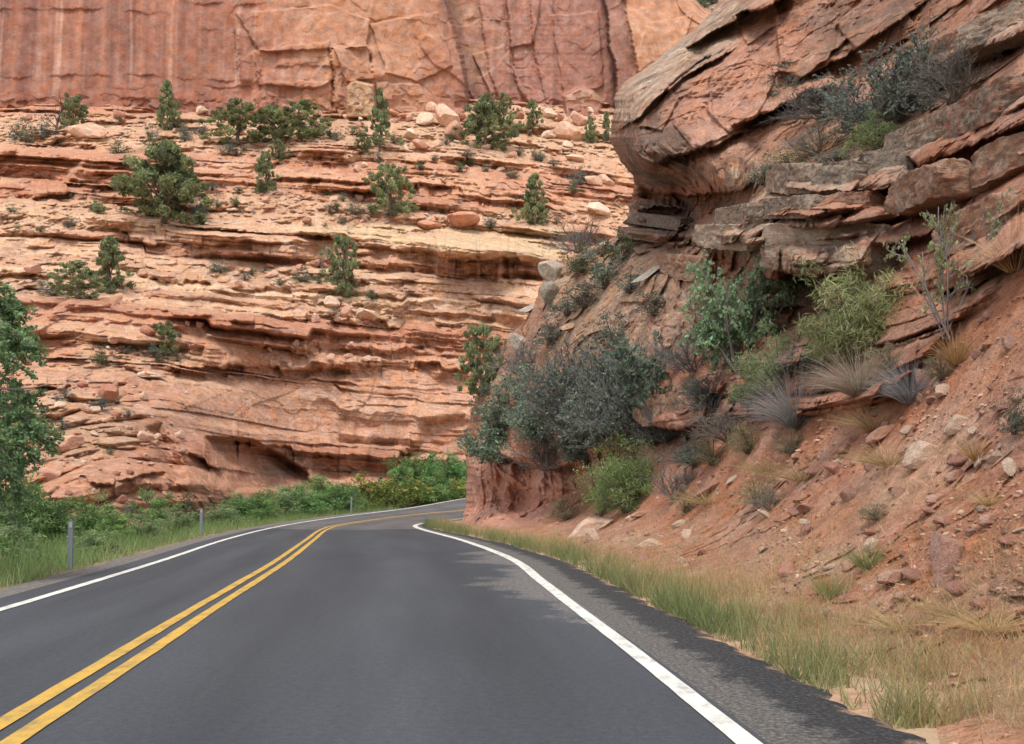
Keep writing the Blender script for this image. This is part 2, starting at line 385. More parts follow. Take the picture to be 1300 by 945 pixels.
# exfoliation slabs and their cracks
D += rough * .30 * terrace(2.2 * fbm(X * .05, Z * .045, 3.7, 3), .05) + .10 * rough * terrace(2.5 * fbm(X * .16, Z * .11, 9.7, 3), .08)
low = sstep(20, 110, PY) * poly_mask(PX, PY, [(300,60),(560,40),(560,200),(300,200)], 40)
D += low * .12 * terrace(2.4 * fbm(X * .3, Z * .22, 4.7, 3), .08)
D += .3 * sstep(112, 135, PY) * terrace(2 * fbm(X * .3, Z * .5, 1.7, 3), .1)
for poly, a in (([(322,66),(418,52),(424,101),(408,112),(328,108)], .7), ([(336,104),(420,104),(426,142),(340,146)], .5), ([(470,30),(556,16),(574,84),(530,104),(490,92)], .5), ([(300,18),(420,6),(470,26),(466,60),(330,66)], .6),
                ([(478,104),(532,108),(560,150),(482,152)], .6), ([(600,70),(640,58),(664,112),(690,160),(640,160)], .6), ([(700,20),(760,14),(766,110),(716,120)], .4), ([(640,-20),(690,-20),(676,56),(648,62)], .8), ([(820,30),(880,20),(860,80),(800,110)], .6), ([(424,62),(468,58),(474,100),(440,104)], .8)):
    D += a * poly_mask(PX + 2.5 * pn(PX * .08, PY * .08, 3.), PY + 2.5 * pn(PX * .08, PY * .08, 8.), poly, 1.1)
# horizontal seams
for yy, x0, x1, a in ((14,-20,215,.5),(100,-20,330,.45),(112,100,420,.5),(70,325,420,.5),(86,330,470,.6),(62,400,470,.7),(28,455,560,.4),(128,0,300,.4),(8,240,420,.6),(40,250,300,.4),(26,590,650,1.0)):
    pts = [(x0, yy), ((x0 + x1) / 2, yy - 4), (x1, yy + 5)]
    wob = np.array([pn(PX[0] * .04, yy * .3, 2.2) * 5 + pn(PX[0] * .2, 1.7, yy) * 2])
    D += ledge(PX, PY + wob, pts, 14, a * .42, 7, .6) * np.clip(.5 + 1.3 * pn(PX * .03, yy * .7, 4.), .05, 1.3)
# vertical steps: the corner left of the recess, the buttress right of it, the loose pillar
def vline(pts, w, wob=2.):
    p = np.array(pts, float); xl = np.interp(PY, p[:, 1], p[:, 0]) + wob * pn(PY * .06, p[0, 0], 1.) + wob * .6 * pn(PY * .25, p[0, 0], 4.)
    return sstep(-w, w, PX - xl), PX - xl
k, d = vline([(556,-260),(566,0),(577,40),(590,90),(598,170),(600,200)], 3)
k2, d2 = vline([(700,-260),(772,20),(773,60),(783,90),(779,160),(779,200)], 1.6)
D += -6.5 * k * (1 - k2) * (1 - .75 * sstep(10, 190, d))                 # recess
D += 2.6 * k2 * (1 - .5 * sstep(5, 70, d2)) * sstep(0, 45, PY + 10 * pn(PX * .05, 1., 2.))   # buttress
k3, d3 = vline([(770,-260),(795,20),(800,40),(812,100),(815,200)], 3)
D += 1.3 * k3 * (1 - sstep(5, 60, d3))
for pts, w, a in (([(608,0),(612,40),(620,90),(640,150)], 2, .5), ([(640,-20),(648,60),(655,110),(690,160)], 2, .6), ([(612,30),(650,60),(672,20)], 2, .0),
                  ([(672,0),(676,60),(690,120),(700,160)], 2, .5), ([(300,40),(305,105)], 1.5, .8), ([(418,60),(424,100),(423,140)], 1.5, 1.1), ([(468,60),(474,100)], 1.5, .8), ([(332,90),(330,140)], 1.5, .5)):
    kk, dd = vline(pts, w); lo, hi = pts[0][1], pts[-1][1]
    win = sstep(lo - 6, lo + 6, PY) * (1 - sstep(hi - 6, hi + 6, PY))
    D += a * (kk * (1 - sstep(4, 40, dd))) * win - .5 * a * np.exp(-(dd / 2.2) ** 2) * win
pil = poly_mask(PX, PY, [(440,112),(448,102),(474,108),(478,150),(440,150)], 2.5); D += 2.0 * pil
slab = poly_mask(PX, PY, [(718,150),(716,122),(735,112),(752,116),(765,130),(766,150)], 3); D += 3.0 * slab
# the wall's shoulder falls away at the right
sky_line = np.interp(PX, [700, 835, 858, 895, 1000], [-240, -60, -8, 24, 60]) + 3 * pn(PX * .08, 2., 2.)
fall = sstep(0, 90, sky_line - PY + 6)
YW = Y0 - D + 60 * fall
PYW = np.where(PX > 700, np.maximum(PY, sky_line - 2 + .04 * (PY - sky_line)), PY)
X, Y, Z = unproj(PX, PYW, YW)
C = np.zeros(X.shape + (3,), F4) + rgb(.46,.215,.135)
n = fbm(X * .06, Z * .08, 4.4, 4)
tan = sstep(290, 420, PX + 40 * n) * (1 - sstep(500, 585, PX + 50 * n))
C = mixc(C, rgb(.56,.31,.185) + 0 * C, np.maximum(tan, k2) * (.65 + .35 * n))
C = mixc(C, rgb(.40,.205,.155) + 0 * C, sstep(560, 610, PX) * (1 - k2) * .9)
left = 1 - sstep(230, 420, PX + 60 * n)
st = fbm(X * .55, Z * .02, 1.1, 4, .6)
C = mixc(C, rgb(.25,.115,.085) + 0 * C, np.clip(.62 + .8 * st, 0, 1) * left * .95)
st2 = fbm(X * .35 + 40, Z * .015, 2.1, 4, .6)
C = mixc(C, rgb(.17,.095,.08) + 0 * C, sstep(.15, .8, st2) * (.4 + .55 * left) * (1 - .6 * k2) * sstep(-.5, .6, pn(X * .03, Z * .06, 3.)))
st3 = fbm(X * .8 + 90, Z * .015, 6.1, 3, .6)
C = mixc(C, rgb(.60,.40,.30) + 0 * C, sstep(.25, .9, st3) * (.2 + .38 * left) * sstep(150, 90, PY + 25 * st) )
C = mixc(C, rgb(.60,.37,.225) + 0 * C, sstep(.2, .8, fbm(X * .1, Z * .25, 12.1, 4)) * .6 * (1 - left))
C = mixc(C, rgb(.36,.15,.095) + 0 * C, sstep(98, 128, PY + 8 * n) * left * .55)
C = mixc(C, rgb(.30,.155,.12) + 0 * C, k2 * (1 - k3) * .85)  # shade on the buttress's left-facing side, painted into the colour
C = mixc(C, rgb(.15,.085,.07) + 0 * C, np.exp(-((d - 6 + 9 * st) / 13) ** 2) * .5 * (1 - k2))  # shade of the recessed corner painted along its line, edges ragged
C = mixc(C, rgb(.12,.07,.06) + 0 * C, np.exp(-((d2 + 1) / 2.5) ** 2) * .8)  # thin painted shade line down the buttress edge
C = mixc(C, rgb(.24,.125,.10) + 0 * C, sstep(.0, .6, st2) * sstep(600, 640, PX) * (1 - k2) * .55)
C = mixc(C, rgb(.56,.38,.22) + 0 * C, pil * .8)
C = C * rgb(.84,.80,.79)
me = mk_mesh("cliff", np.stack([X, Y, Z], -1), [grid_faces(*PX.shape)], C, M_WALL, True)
C0 = C
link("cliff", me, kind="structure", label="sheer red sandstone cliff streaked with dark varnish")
G_WALL = Grid(PX, PY, YW)

# ------------------------------------------------------------------ a brushy slope behind the wall's shoulder
PX, PY = np.meshgrid(np.linspace(800, 1150, 120), np.linspace(-120, 90, 70)); PX = PX.astype(F4); PY = PY.astype(F4)
YB = 215 - .22 * PY + 6 * fbm(PX * .02, PY * .03, 3.3, 4)
X, Y, Z = unproj(PX, PY, YB)
C = mixc(np.zeros(X.shape + (3,), F4) + rgb(.44, .34, .24), rgb(.20, .20, .14), sstep(-.2, .3, fbm(X * .25, Z * .3, 1.1, 4)))
link("hill", mk_mesh("hill", np.stack([X, Y, Z], -1), [grid_faces(*PX.shape)], C, M_CLIFF), kind="structure", label="far brushy hillside behind the shoulder of the cliff")
G_FAR = Grid(PX, PY, YB)
# ------------------------------------------------------------------ the outcrop and bank on the right
op = [(588,680,47),(588,665,48.5),(590,600,49.5),(594,560,50),(620,610,46.5),(660,610,44.3),(660,660,43.8),(700,620,41.5),(700,655,40),
 (720,660,37.5),(760,655,34),(800,640,31),(850,620,28),(900,600,25.5),(1000,600,20),(1100,600,16),(1200,600,13.2),(1300,600,11),(1450,600,9),(1600,600,7.6),
 (650,690,31.6),(700,712,24.5),(790,748,16.4),(900,800,11.5),(1040,855,8.65),(1150,945,6.2),(1100,790,10.5),(1300,790,8.55),(1300,850,7.5),(1450,850,6.7),(1300,945,5.5),(1600,945,5.0),
 (860,690,22),(900,710,18.2),(960,700,17),(1000,700,15.5),(1100,700,12.7),(1200,700,10.9),(1300,700,9.6),(1450,700,8),
 (1300,500,12.3),(1300,400,13.7),(1200,500,15),(1200,440,16.3),(1100,500,18.5),(1000,540,21.5),(900,540,27.3),(1130,470,18.2),(1050,480,20.4),(960,500,24.4),(860,560,29.5),(1450,400,11.5),
 (1300,340,14.8),(1300,250,16),(1300,170,17.5),(1300,100,19.5),(1300,0,22.5),(1300,-200,27),(1500,300,13),(1500,0,18),(1500,-200,22),(1650,200,12.5),
 (1200,380,17.4),(1200,300,18.6),(1200,200,20.5),(1200,120,23.5),(1200,0,27.5),(1200,-150,31),
 (1100,420,20),(1100,350,21),(1100,280,21.8),(1100,220,23.5),(1100,150,27),(1100,50,30),(1100,-100,34),
 (1000,440,24),(1000,380,24.6),(1000,300,24.5),(1000,250,26),(1000,190,29),(1000,110,31.5),(1000,0,34),(1000,-150,38),
 (920,440,27.3),(920,350,28.2),(920,290,29),(920,255,33.2),(920,225,32.2),(920,160,31.8),(920,60,34.5),(920,0,37.5),(960,-60,40),
 (860,480,30.4),(860,400,31.6),(860,330,32.8),(860,295,37),(860,262,39),(860,190,32.8),(860,110,33.8),(860,60,37),
 (815,262,40.5),(812,240,38.5),(810,200,34.6),(790,150,35.6),(790,115,36.5),(830,80,37),
 (800,320,38.5),(800,400,34.6),(800,480,33.2),(800,540,32.6),
 (740,330,42),(740,400,38.8),(740,480,37),(740,560,37),(700,590,40.5),
 (690,360,44),(690,420,42),(690,500,40.3),(690,560,40.2),(640,450,47),(640,520,44.8),(640,570,44.2),(612,500,48.5)]
f_out = tps(op, 3e-3)
SIL = np.array([(-250,1090),(-100,1000),(-30,945),(0,916),(15,903),(30,888),(45,872),(60,852),(80,828),(95,806),(110,786),(125,781),(150,778),(175,774),(190,779),(205,789),(220,800),(235,807),(248,803),(262,800),(276,798),(285,799),
    (292,792),(300,782),(308,765),(316,745),(326,726),(338,706),(352,692),(370,684),(385,679),(400,672),(415,660),(428,648),(440,638),(455,628),(470,618),(485,610),(500,604),(530,597),(560,592),(600,592),(640,590),(655,588),(665,585),(690,580),(750,575),(960,570)], float)
rows = np.concatenate([np.linspace(-250, -8, 44), np.linspace(-6, 870, 900), np.linspace(874, 1000, 24)])
S = np.interp(rows, SIL[:, 0], SIL[:, 1])
S = S + (3.0 * pn(rows * .09, 1.3, 2.2) + 1.6 * pn(rows * .33, 4.3, 2.2)) * (rows < 660)
nw = 26
sfr = np.concatenate([np.linspace(0, .06, 70)[:-1] ** 1.0, np.linspace(.06, 1, 730)])
R_EDGE = 1310.0
cols_in = S[:, None] + (R_EDGE - S[:, None]) * sfr[None, :]
cols_out = np.broadcast_to(np.linspace(1316, 1650, 50)[None, :], (len(rows), 50))
wrapx = S[:, None] + np.linspace(1, 0, nw)[None, :-1] ** 1.2 * 190
PX = np.concatenate([wrapx, cols_in, cols_out], 1).astype(F4); PY = np.broadcast_to(rows[:, None], PX.shape).astype(F4)
Y0 = f_out(PX, PY)
ncw = nw - 1
Ysil = f_out(S, rows)
SD = PX - S[:, None]                                     # px inside the silhouette
X, Y, Z = unproj(PX, PY, Y0)
tal = poly_mask(PX, PY, [(560,690),(690,660),(730,652),(790,640),(835,600),(880,568),(930,552),(985,540),(1045,522),(1130,502),(1180,452),(1222,402),(1290,352),(1330,330),(1700,200),(1700,1100),(560,1100)], 9)
mixn = .5 + .5 * np.clip(2 * pn(X * .8, Y * .8, Z * .8), -1, 1)
tal = np.clip(tal + .25 * (mixn - .5) * (tal > .02) * (tal < .98), 0, 1)
rock = 1 - tal
D = np.zeros_like(Z)
yd = Y0 / 30.0
# bedding height, fitted to the beds seen in the photograph: they roll over, level in the middle and rising to the right
bed = []
for b, ln in ((9.3, [(790,228),(880,249),(955,230),(1050,196),(1150,180),(1220,150),(1300,108),(1420,50)]), (8.3, [(800,262),(880,272),(985,241),(1044,245),(1113,243),(1168,215),(1230,187),(1293,160),(1420,100)]),
              (7.5, [(790,285),(880,290),(930,290),(970,278),(1040,273),(1105,264),(1165,256),(1220,236),(1290,203),(1420,140)]), (6.0, [(700,335),(800,335),(898,335),(984,346),(1050,350),(1106,336),(1200,293),(1300,244),(1420,180)]),
              (4.8, [(690,405),(800,402),(900,406),(1000,410),(1100,392),(1195,370),(1235,352),(1279,326),(1420,240)]), (3.2, [(620,490),(700,490),(800,482),(900,480),(1000,478),(1100,455),(1200,420)]),
              (1.5, [(600,575),(650,585),(735,590),(818,555),(870,548),(905,528)]), (0, [(590,650),(700,645),(800,622)]), (10.4, [(780,178),(835,200),(905,184),(950,163),(1000,120),(1060,82),(1165,88),(1250,62),(1310,38)]),
              (11.6, [(786,120),(850,108),(905,78),(960,30),(1000,0),(1100,-40),(1300,-60)]), (13.5, [(850,50),(900,8),(940,-40),(1100,-140),(1300,-160)])):
    bed += [(x, y, 30.0 / (20 - b)) for x, y in ln]
f_bed = tps(bed, 2e-2)
zp = 20 - 30.0 / f_bed(PX, PY)
zp = zp + .12 * pn(X * .2, Y * .2, Z * .2) + .07 * fbm(X * .6, Y * .5, Z * .6, 3) + .02 * pn(X * 3, Y * 3, Z * 3)
al = X * .55 - Y * .85 + .5 * fbm(X * .3, Y * .3, Z * .3, 2)
lay = np.clip(.06 + 1.0 * sstep(225, 290, PY) - .75 * sstep(370, 450, PY) * (PX < 900), 0, 1)     # layered below the big head
lay = np.maximum(lay, sstep(1060, 1150, PX) * .6 * sstep(60, 130, PY + .12 * (PX - 1100)))
lay = lay * (1 - .8 * poly_mask(PX, PY, [(660,320),(790,308),(885,318),(895,480),(830,500),(600,500),(620,440)], 14))
lay = lay * (.35 + .9 * sstep(-.3, .3, fbm(X * .25, Y * .25, Z * .5, 2)))
for T, cf, seed, LX in ((1.6, .5, 31, 5.), (.6, .40, 32, 2.0), (.2, .16, 33, .9)):
    i, t, th = strata(zp, T, seed)
    v = vrow(i, al / LX, seed, 1.8); a = .5 + .35 * hsh(i, seed, 3)
    prof = sstep(0, .14, t) * (1 - sstep(a, 1.0, t)) - .5 * (1 - sstep(0, .1, t))
    am = np.clip(v * 2.2 - .55, 0, 1.3)
    D += rock * lay * th * cf * am * prof * 1.3
    jb = vrow(i, al / (T * 1.3) + 3, seed + 60, 20.)
    D += rock * lay * th * .62 * (jb - .5) * am
    if T == 1.6: LI = i
    if T == .6: LI2 = i
# spalled faces
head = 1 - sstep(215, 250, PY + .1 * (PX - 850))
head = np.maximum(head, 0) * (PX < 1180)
D += rock * ((.30 - .22 * head) * terrace(1.8 * fbm(X * .28, Y * .22, Z * .4, 3), .07) + .07 * terrace(2.2 * fbm(X * .7 + 3, Y * .6, Z * 1.1, 3), .1))
D += rock * (.42 * fbm(X * .33, Y * .3, Z * .33, 4) + .07 * fbm(X * 2., Y * 2, Z * 2.6, 4, .6))
hm = head * sstep(0, .2, rock)
D += hm * (.30 * fbm(al * .8, Z * .16 + 3, 5.5, 3) + .16 * fbm(al * 2.4, Z * .4, 9.5, 3))
for poly, a in (([(905,92),(955,60),(985,95),(962,150),(925,168),(898,140)], .45), ([(868,120),(900,96),(905,140),(925,172),(880,190),(855,160)], .3), ([(985,20),(1050,0),(1075,50),(1020,100),(990,90)], .5), ([(1060,30),(1130,-20),(1165,40),(1100,80)], .45), ([(800,120),(840,100),(862,128),(840,165),(800,160)], .3), ([(930,20),(980,-20),(990,30),(950,58)], .4)):
    D += a * rock * poly_mask(PX + 3 * pn(PX * .06, PY * .06, 3.), PY + 3 * pn(PX * .06, PY * .06, 8.), poly, 1.3)
# talus: soil with half buried stones
D += tal * (.14 * fbm(X * .5, Y * .45, Z * .5, 4) + .025 * fbm(X * 3., Y * 3, Z * 3, 3, .6))
pv = np.clip(3 * pn(X * .35, Y * .3, Z * .35) + .3, 0, 1)
D += tal * pv * .14 * terrace(2.2 * fbm(X * .8, Y * .8, Z * 1.3, 3), .2)
f1, f2, idt = worley(X * 2.2 + Z + .3 * pn(X * 2, Y * 2, 3.), Y * 1.6 + Z * 1.2, 52)
ST = (idt > .55) * sstep(.12, .3, f2 - f1) * tal * pv; SID = idt
D += .05 * ST
D *= 1 - .5 * sstep(600, 690, PY) * (PX < 720)
def W(seed): return np.array([0.]) + (pn(PX * .05, 2.2 * seed, 1.) * 4 + pn(PX * .2, 1.7, seed) * 2)
for k, (pts, up, amp, dn, rec) in enumerate((
    ([(1140,188),(1168,213),(1230,187),(1293,160),(1360,130)], 36, .95, 18, .6),
    ([(1165,92),(1200,80),(1250,62),(1310,38)], 28, 1.2, 18, .8),
    ([(975,236),(1044,245),(1113,243),(1150,228)], 30, .9, 10, .6),
    ([(925,290),(970,276),(1040,273),(1105,262)], 20, .75, 9, .6),
    ([(898,312),(940,309),(975,318)], 32, 1.2, 30, .7),
    ([(984,346),(1050,350),(1106,338),(1118,320)], 50, 1.5, 34, .75),
    ([(1105,322),(1150,305),(1200,290),(1230,270)], 20, .5, 10, .6),
    ([(1195,372),(1235,352),(1279,326),(1320,300)], 44, .9, 14, .6),
    ([(1165,262),(1220,240),(1290,205),(1330,190)], 22, .5, 6, .6),
    ([(790,222),(812,236),(840,246),(880,250),(940,243),(958,225)], 60, 1.7, 26, .6),
    ([(835,205),(865,196),(905,186),(950,166)], 40, .75, 7, .8),
    ([(780,170),(810,150),(850,112),(880,92),(905,78),(935,60)], 20, .75, 5, .6),
    ([(870,62),(905,40),(938,22),(945,20)], 16, 1.0, 26, .7),
    ([(800,262),(830,264),(875,270)], 9, .8, 5, .7),
    ([(800,282),(835,286),(880,292)], 9, .7, 5, .7),
    ([(790,302),(830,306),(870,315)], 9, .6, 5, .7),
    ([(818,538),(840,545),(870,546),(905,524)], 34, 1.0, 16, .8),
    ([(600,572),(650,584),(700,596),(735,590)], 20, .7, 12, .6),
    ([(935,20),(975,10),(1010,-10)], 18, 1.3, 24, .8),
    ([(1000,105),(1060,80),(1120,40),(1180,0)], 24, 1.2, 24, .7),
    ([(930,160),(985,140),(1020,118),(1080,110)], 14, .8, 10, .7),
    ([(1040,395),(1090,385),(1130,372)], 24, .5, 10, .5))):
    D += ledge(PX, PY + W(k + 1.3), pts, up, amp * (.55 if k == 19 else 1.15 if k in (10, 11, 12, 18) else 1.75), dn, rec)
# crack between the pale cap and the red face, flutes on the nose
h, wln = poly_line(PX, PY + W(30.1), [(828,140),(850,108),(880,86),(912,66)]); D -= .55 * wln * np.exp(-(h / 2.5) ** 2)
nose = poly_mask(PX, PY, [(560,575),(720,590),(700,665),(560,690)], 10)
D += nose * (1.0 * fbm(X * .9, Y * .3, Z * .12, 3, ridge=True) * .6 + .35 * fbm(X * 2.6, Y * .8, Z * .4, 3))
rec = poly_mask(PX, PY, [(968,350),(990,360),(1030,352),(1042,385),(1020,420),(985,425),(968,400)], 12); D -= 1.1 * rec
rec2 = poly_mask(PX, PY, [(1108,312),(1140,318),(1150,345),(1120,350),(1105,340)], 7); D -= .9 * rec2
rec3 = poly_mask(PX, PY, [(640,560),(720,575),(735,600),(660,600)], 12); D -= .9 * rec3
# round the silhouette off and close the back
R = np.where(PY < 290, 2.6, 1.5); wpx = np.where(PY < 290, 46, 22)
kk = np.clip(SD / wpx, 0, 1); rnd = R * (1 - np.sqrt(np.clip(1 - (1 - kk) ** 2, 0, 1)))
D *= sstep(-.05, .5, kk) * .8 + .2
YR = Y0 - D + rnd
jw = np.linspace(1, 0, nw)[:-1]
YR[:, :ncw] = (Ysil + (Y0[:, ncw] - Ysil) + 0)[:, None] + R[:, :ncw] + 9.0 * (1 - np.cos(jw * np.pi / 2))[None, :] + .4 * D[:, ncw:ncw + 1] * 0
X, Y, Z = unproj(PX, PY, YR)
# colours: red beds, grey weathered caps, lichen, varnish and painted shade under the head, red soil
pal = np.array([(.44,.20,.125), (.40,.22,.155), (.50,.28,.185), (.34,.17,.12), (.47,.30,.21), (.41,.18,.11)], F4)
C = .55 * pal[(hsh(LI, 2, 6) * 5.99).astype(int)] + .45 * pal[(hsh(LI2, 2, 7) * 5.99).astype(int)]
n = fbm(X * .4, Y * .4, Z * .5, 4); n2 = fbm(X * 1.3, Y * 1.3, Z * 1.8, 4)
C = mixc(C, rgb(.46,.205,.12) + 0 * C, sstep(-.1, .7, n) * .5)
grey = rgb(.42,.33,.255)
gm = np.maximum.reduce([.9 * poly_mask(PX, PY, [(775,125),(800,90),(930,-5),(945,10),(935,60),(880,92),(850,115),(800,165),(778,150)], 6),
    .75 * poly_mask(PX, PY, [(890,285),(980,280),(1115,285),(1115,345),(985,346),(895,312)], 6),
    .7 * poly_mask(PX, PY, [(925,215),(1150,185),(1160,235),(1000,250),(925,290),(900,300)], 10),
    .7 * poly_mask(PX, PY, [(1145,165),(1300,100),(1300,125),(1160,195)], 6),
    .6 * poly_mask(PX, PY, [(800,250),(880,255),(890,420),(800,440),(690,420),(690,330)], 20),
    .55 * poly_mask(PX, PY, [(1170,62),(1310,10),(1310,35),(1175,90)], 6)])
C = mixc(C, grey + 0 * C, np.clip(gm * (.75 + .7 * n2), 0, 1))
C = mixc(C, rgb(.58,.48,.37) + 0 * C, np.clip(gm, 0, 1) * sstep(.1, .7, fbm(X * .9 + 9, Y * .9, Z * 1.3, 4)) * .8)
C = mixc(C, rgb(.12,.085,.07) + 0 * C, sstep(.2, .8, fbm(X * .55 + 30, Y * .55, Z * .8, 5, .6)) * .6 * rock)
varnish_shade = np.maximum.reduce([poly_mask(PX, PY, [(782,170),(830,150),(872,160),(880,235),(830,245),(795,225)], 12), .9 * poly_mask(PX, PY, [(795,245),(880,255),(890,300),(800,295)], 8), .6 * poly_mask(PX, PY, [(1000,20),(1200,-60),(1200,60),(1060,80)], 30)])
C = mixc(C, rgb(.10,.075,.062) + 0 * C, np.clip(varnish_shade * (.85 + .6 * n2), 0, 1) * .88)  # darkens the head's underside and neck: varnish plus shade put into the colour
face = poly_mask(PX, PY, [(850,115),(915,68),(990,20),(1010,60),(960,160),(900,185),(850,150)], 14)
C = mixc(C, rgb(.47,.245,.17) + 0 * C, face * .8)
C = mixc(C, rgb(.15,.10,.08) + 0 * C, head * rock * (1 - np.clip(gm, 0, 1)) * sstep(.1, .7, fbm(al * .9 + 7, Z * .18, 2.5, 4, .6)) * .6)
C = mixc(C, rgb(.60,.315,.235) + 0 * C, nose * .85)
C = mixc(C, rgb(.48,.23,.135) + 0 * C, poly_mask(PX, PY, [(1180,300),(1300,250),(1300,350),(1190,400)], 14) * .6)
soil = rgb(.46,.205,.12) + 0 * C
soil = mixc(soil, rgb(.53,.27,.165) + 0 * C, sstep(-.2, .6, n))
soil = mixc(soil, rgb(.52,.39,.25) + 0 * C, .75 * sstep(.0, .6, fbm(X * .7 + 5, Y * .5, Z, 4)) * sstep(640, 760, PY + .1 * (1000 - PX)))
soil = mixc(soil, rgb(.36,.165,.105) + 0 * C, sstep(.2, .8, n2) * .5)
pale = poly_mask(PX, PY, [(1100,600),(1180,520),(1250,500),(1245,560),(1180,640),(1100,650)], 25)
soil = mixc(soil, rgb(.58,.345,.235) + 0 * C, pale * .8)
C = .88 * C + .12 * rgb(.36,.27,.215)
fl = sstep(.25, .7, fbm(X * 1.6 + 20, Y * 1.6, Z * 1.7, 4, .6)) * rock
C = mixc(C, rgb(.13,.10,.085) + 0 * C, fl * (.25 + .45 * np.clip(gm, 0, 1)))
C = mixc(C, rgb(.56,.47,.38) + 0 * C, sstep(.3, .7, fbm(X * 2.1 + 50, Y * 2.1, Z * 2.2, 4, .6)) * rock * (.15 + .5 * np.clip(gm, 0, 1)))
brow = poly_mask(PX, PY, [(680,335),(790,305),(850,312),(830,400),(800,470),(620,500),(630,440)], 14) * sstep(-.4, .3, n2)
C = mixc(C, rgb(.40,.285,.19) + 0 * C, brow * .6)
shelfsoil = poly_mask(PX, PY, [(955,205),(1000,180),(1100,150),(1160,165),(1150,182),(1050,195),(985,215)], 8)
C = mixc(C, rgb(.36,.25,.16) + 0 * C, shelfsoil * .7)
C = C * rgb(1.05,.97,.90)
C = mixc(C, soil, tal)
C = mixc(C, np.where((SID > .8)[..., None], rgb(.54,.32,.22), np.where((SID > .7)[..., None], rgb(.52,.30,.21), rgb(.40,.20,.14))) + 0 * C, np.clip(ST, 0, 1) * .75)
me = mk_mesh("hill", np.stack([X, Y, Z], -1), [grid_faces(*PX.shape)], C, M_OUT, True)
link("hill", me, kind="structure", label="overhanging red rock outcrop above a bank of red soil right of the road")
OX, OY, OZ, OTAL = X[:, ncw:], Y[:, ncw:], Z[:, ncw:], tal[:, ncw:]
G_OUT = Grid(PX[:, ncw:], PY[:, ncw:], YR[:, ncw:])
# ------------------------------------------------------------------ ground and road
def curve(pts, n):
    """Catmull-Rom through 3D points, n samples per span"""
    P = np.array(pts, float); P = np.vstack([2 * P[0] - P[1], P, 2 * P[-1] - P[-2]])
    out = []
    for k in range(1, len(P) - 2):
        p0, p1, p2, p3 = P[k - 1:k + 3]
        t = np.linspace(0, 1, n, endpoint=False)[:, None]
        out.append(.5 * (2 * p1 + (p2 - p0) * t + (2 * p0 - 5 * p1 + 4 * p2 - p3) * t ** 2 + (3 * p1 - p0 - 3 * p2 + p3) * t ** 3))
    out.append(P[-2][None]); return np.vstack(out)
LW = [(-3.6,-24,0),(-4.4,-10,0),(-5.2,2,0),(-5.85,8,0),(-6.32,12.6,0),(-6.75,16,0),(-7.5,21.7,0),(-8.93,31.4,0),(-9.9,41,.02),(-9.9,48.3,.1),(-8.9,55,.258),(-6.2,62,.59),(-3.14,68,1.14),(1.5,73.2,1.75),(12,79.5,2.5),(40,91,3.6)]
CL = [(.3,-24,0),(-1.2,-10,0),(-2.5,2,0),(-3.21,8,0),(-3.78,12.6,0),(-4.18,16,0),(-4.87,21.7,0),(-6.2,31.4,0),(-7.5,41,0),(-7.75,47.5,.02),(-6.29,54.5,.184),(-4.8,59.5,.30),(-2.6,63.8,.44),(1.5,68.4,.95),(13,75.5,1.8),(41,87,3)]
RW = [(4.2,-24,0),(2.6,-10,0),(1.6,2,0),(1.17,8,0),(.79,12.6,0),(.5,16.2,0),(-.05,22.5,0),(-1.55,31.4,0),(-3.6,41,0),(-4.35,46.2,0),(-4.0,49,.05),(-2.6,54,.12),(-.4,59,.3),(3,63.8,.6),(14.5,71,1.2),(42,82.5,2.4)]
NS = 64
cL, cC, cR = curve(LW, NS), curve(CL, NS), curve(RW, NS)
n = len(cL)
def unit_out(a, b):
    d = a - b; d[:, 2] = 0; return d / np.linalg.norm(d, axis=1)[:, None]
oL = unit_out(cL, cC); oR = unit_out(cR, cC)
along = np.concatenate([[0], np.cumsum(np.linalg.norm(np.diff(cC, axis=0), axis=1))])
def loft(name, lines, mat, across, label, dz=0, mesh_name=None, col=None, kind="structure", noisy=None):
    A = np.stack(lines, 1).copy(); A[..., 2] += dz
    uv = np.stack([np.broadcast_to(along[:, None], A.shape[:2]), np.broadcast_to(np.array(across)[None], A.shape[:2])], -1)
    me = mk_mesh(name, A, [grid_faces(*A.shape[:2])], None, mat, True, uv)
    return link(name, me, kind=kind, label=label)
def lerp(a, b, t): return a + (b - a) * t

def ramp(N, pts):
    r = N.new('ShaderNodeValToRGB'); e = r.color_ramp.elements
    while len(e) > 1: e.remove(e[-1])
    e[0].position = pts[0][0]; e[0].color = (*pts[0][1], 1)
    for p, c in pts[1:]:
        x = e.new(p); x.color = (*c, 1)
    return r
def g(v): return (v, v, v)

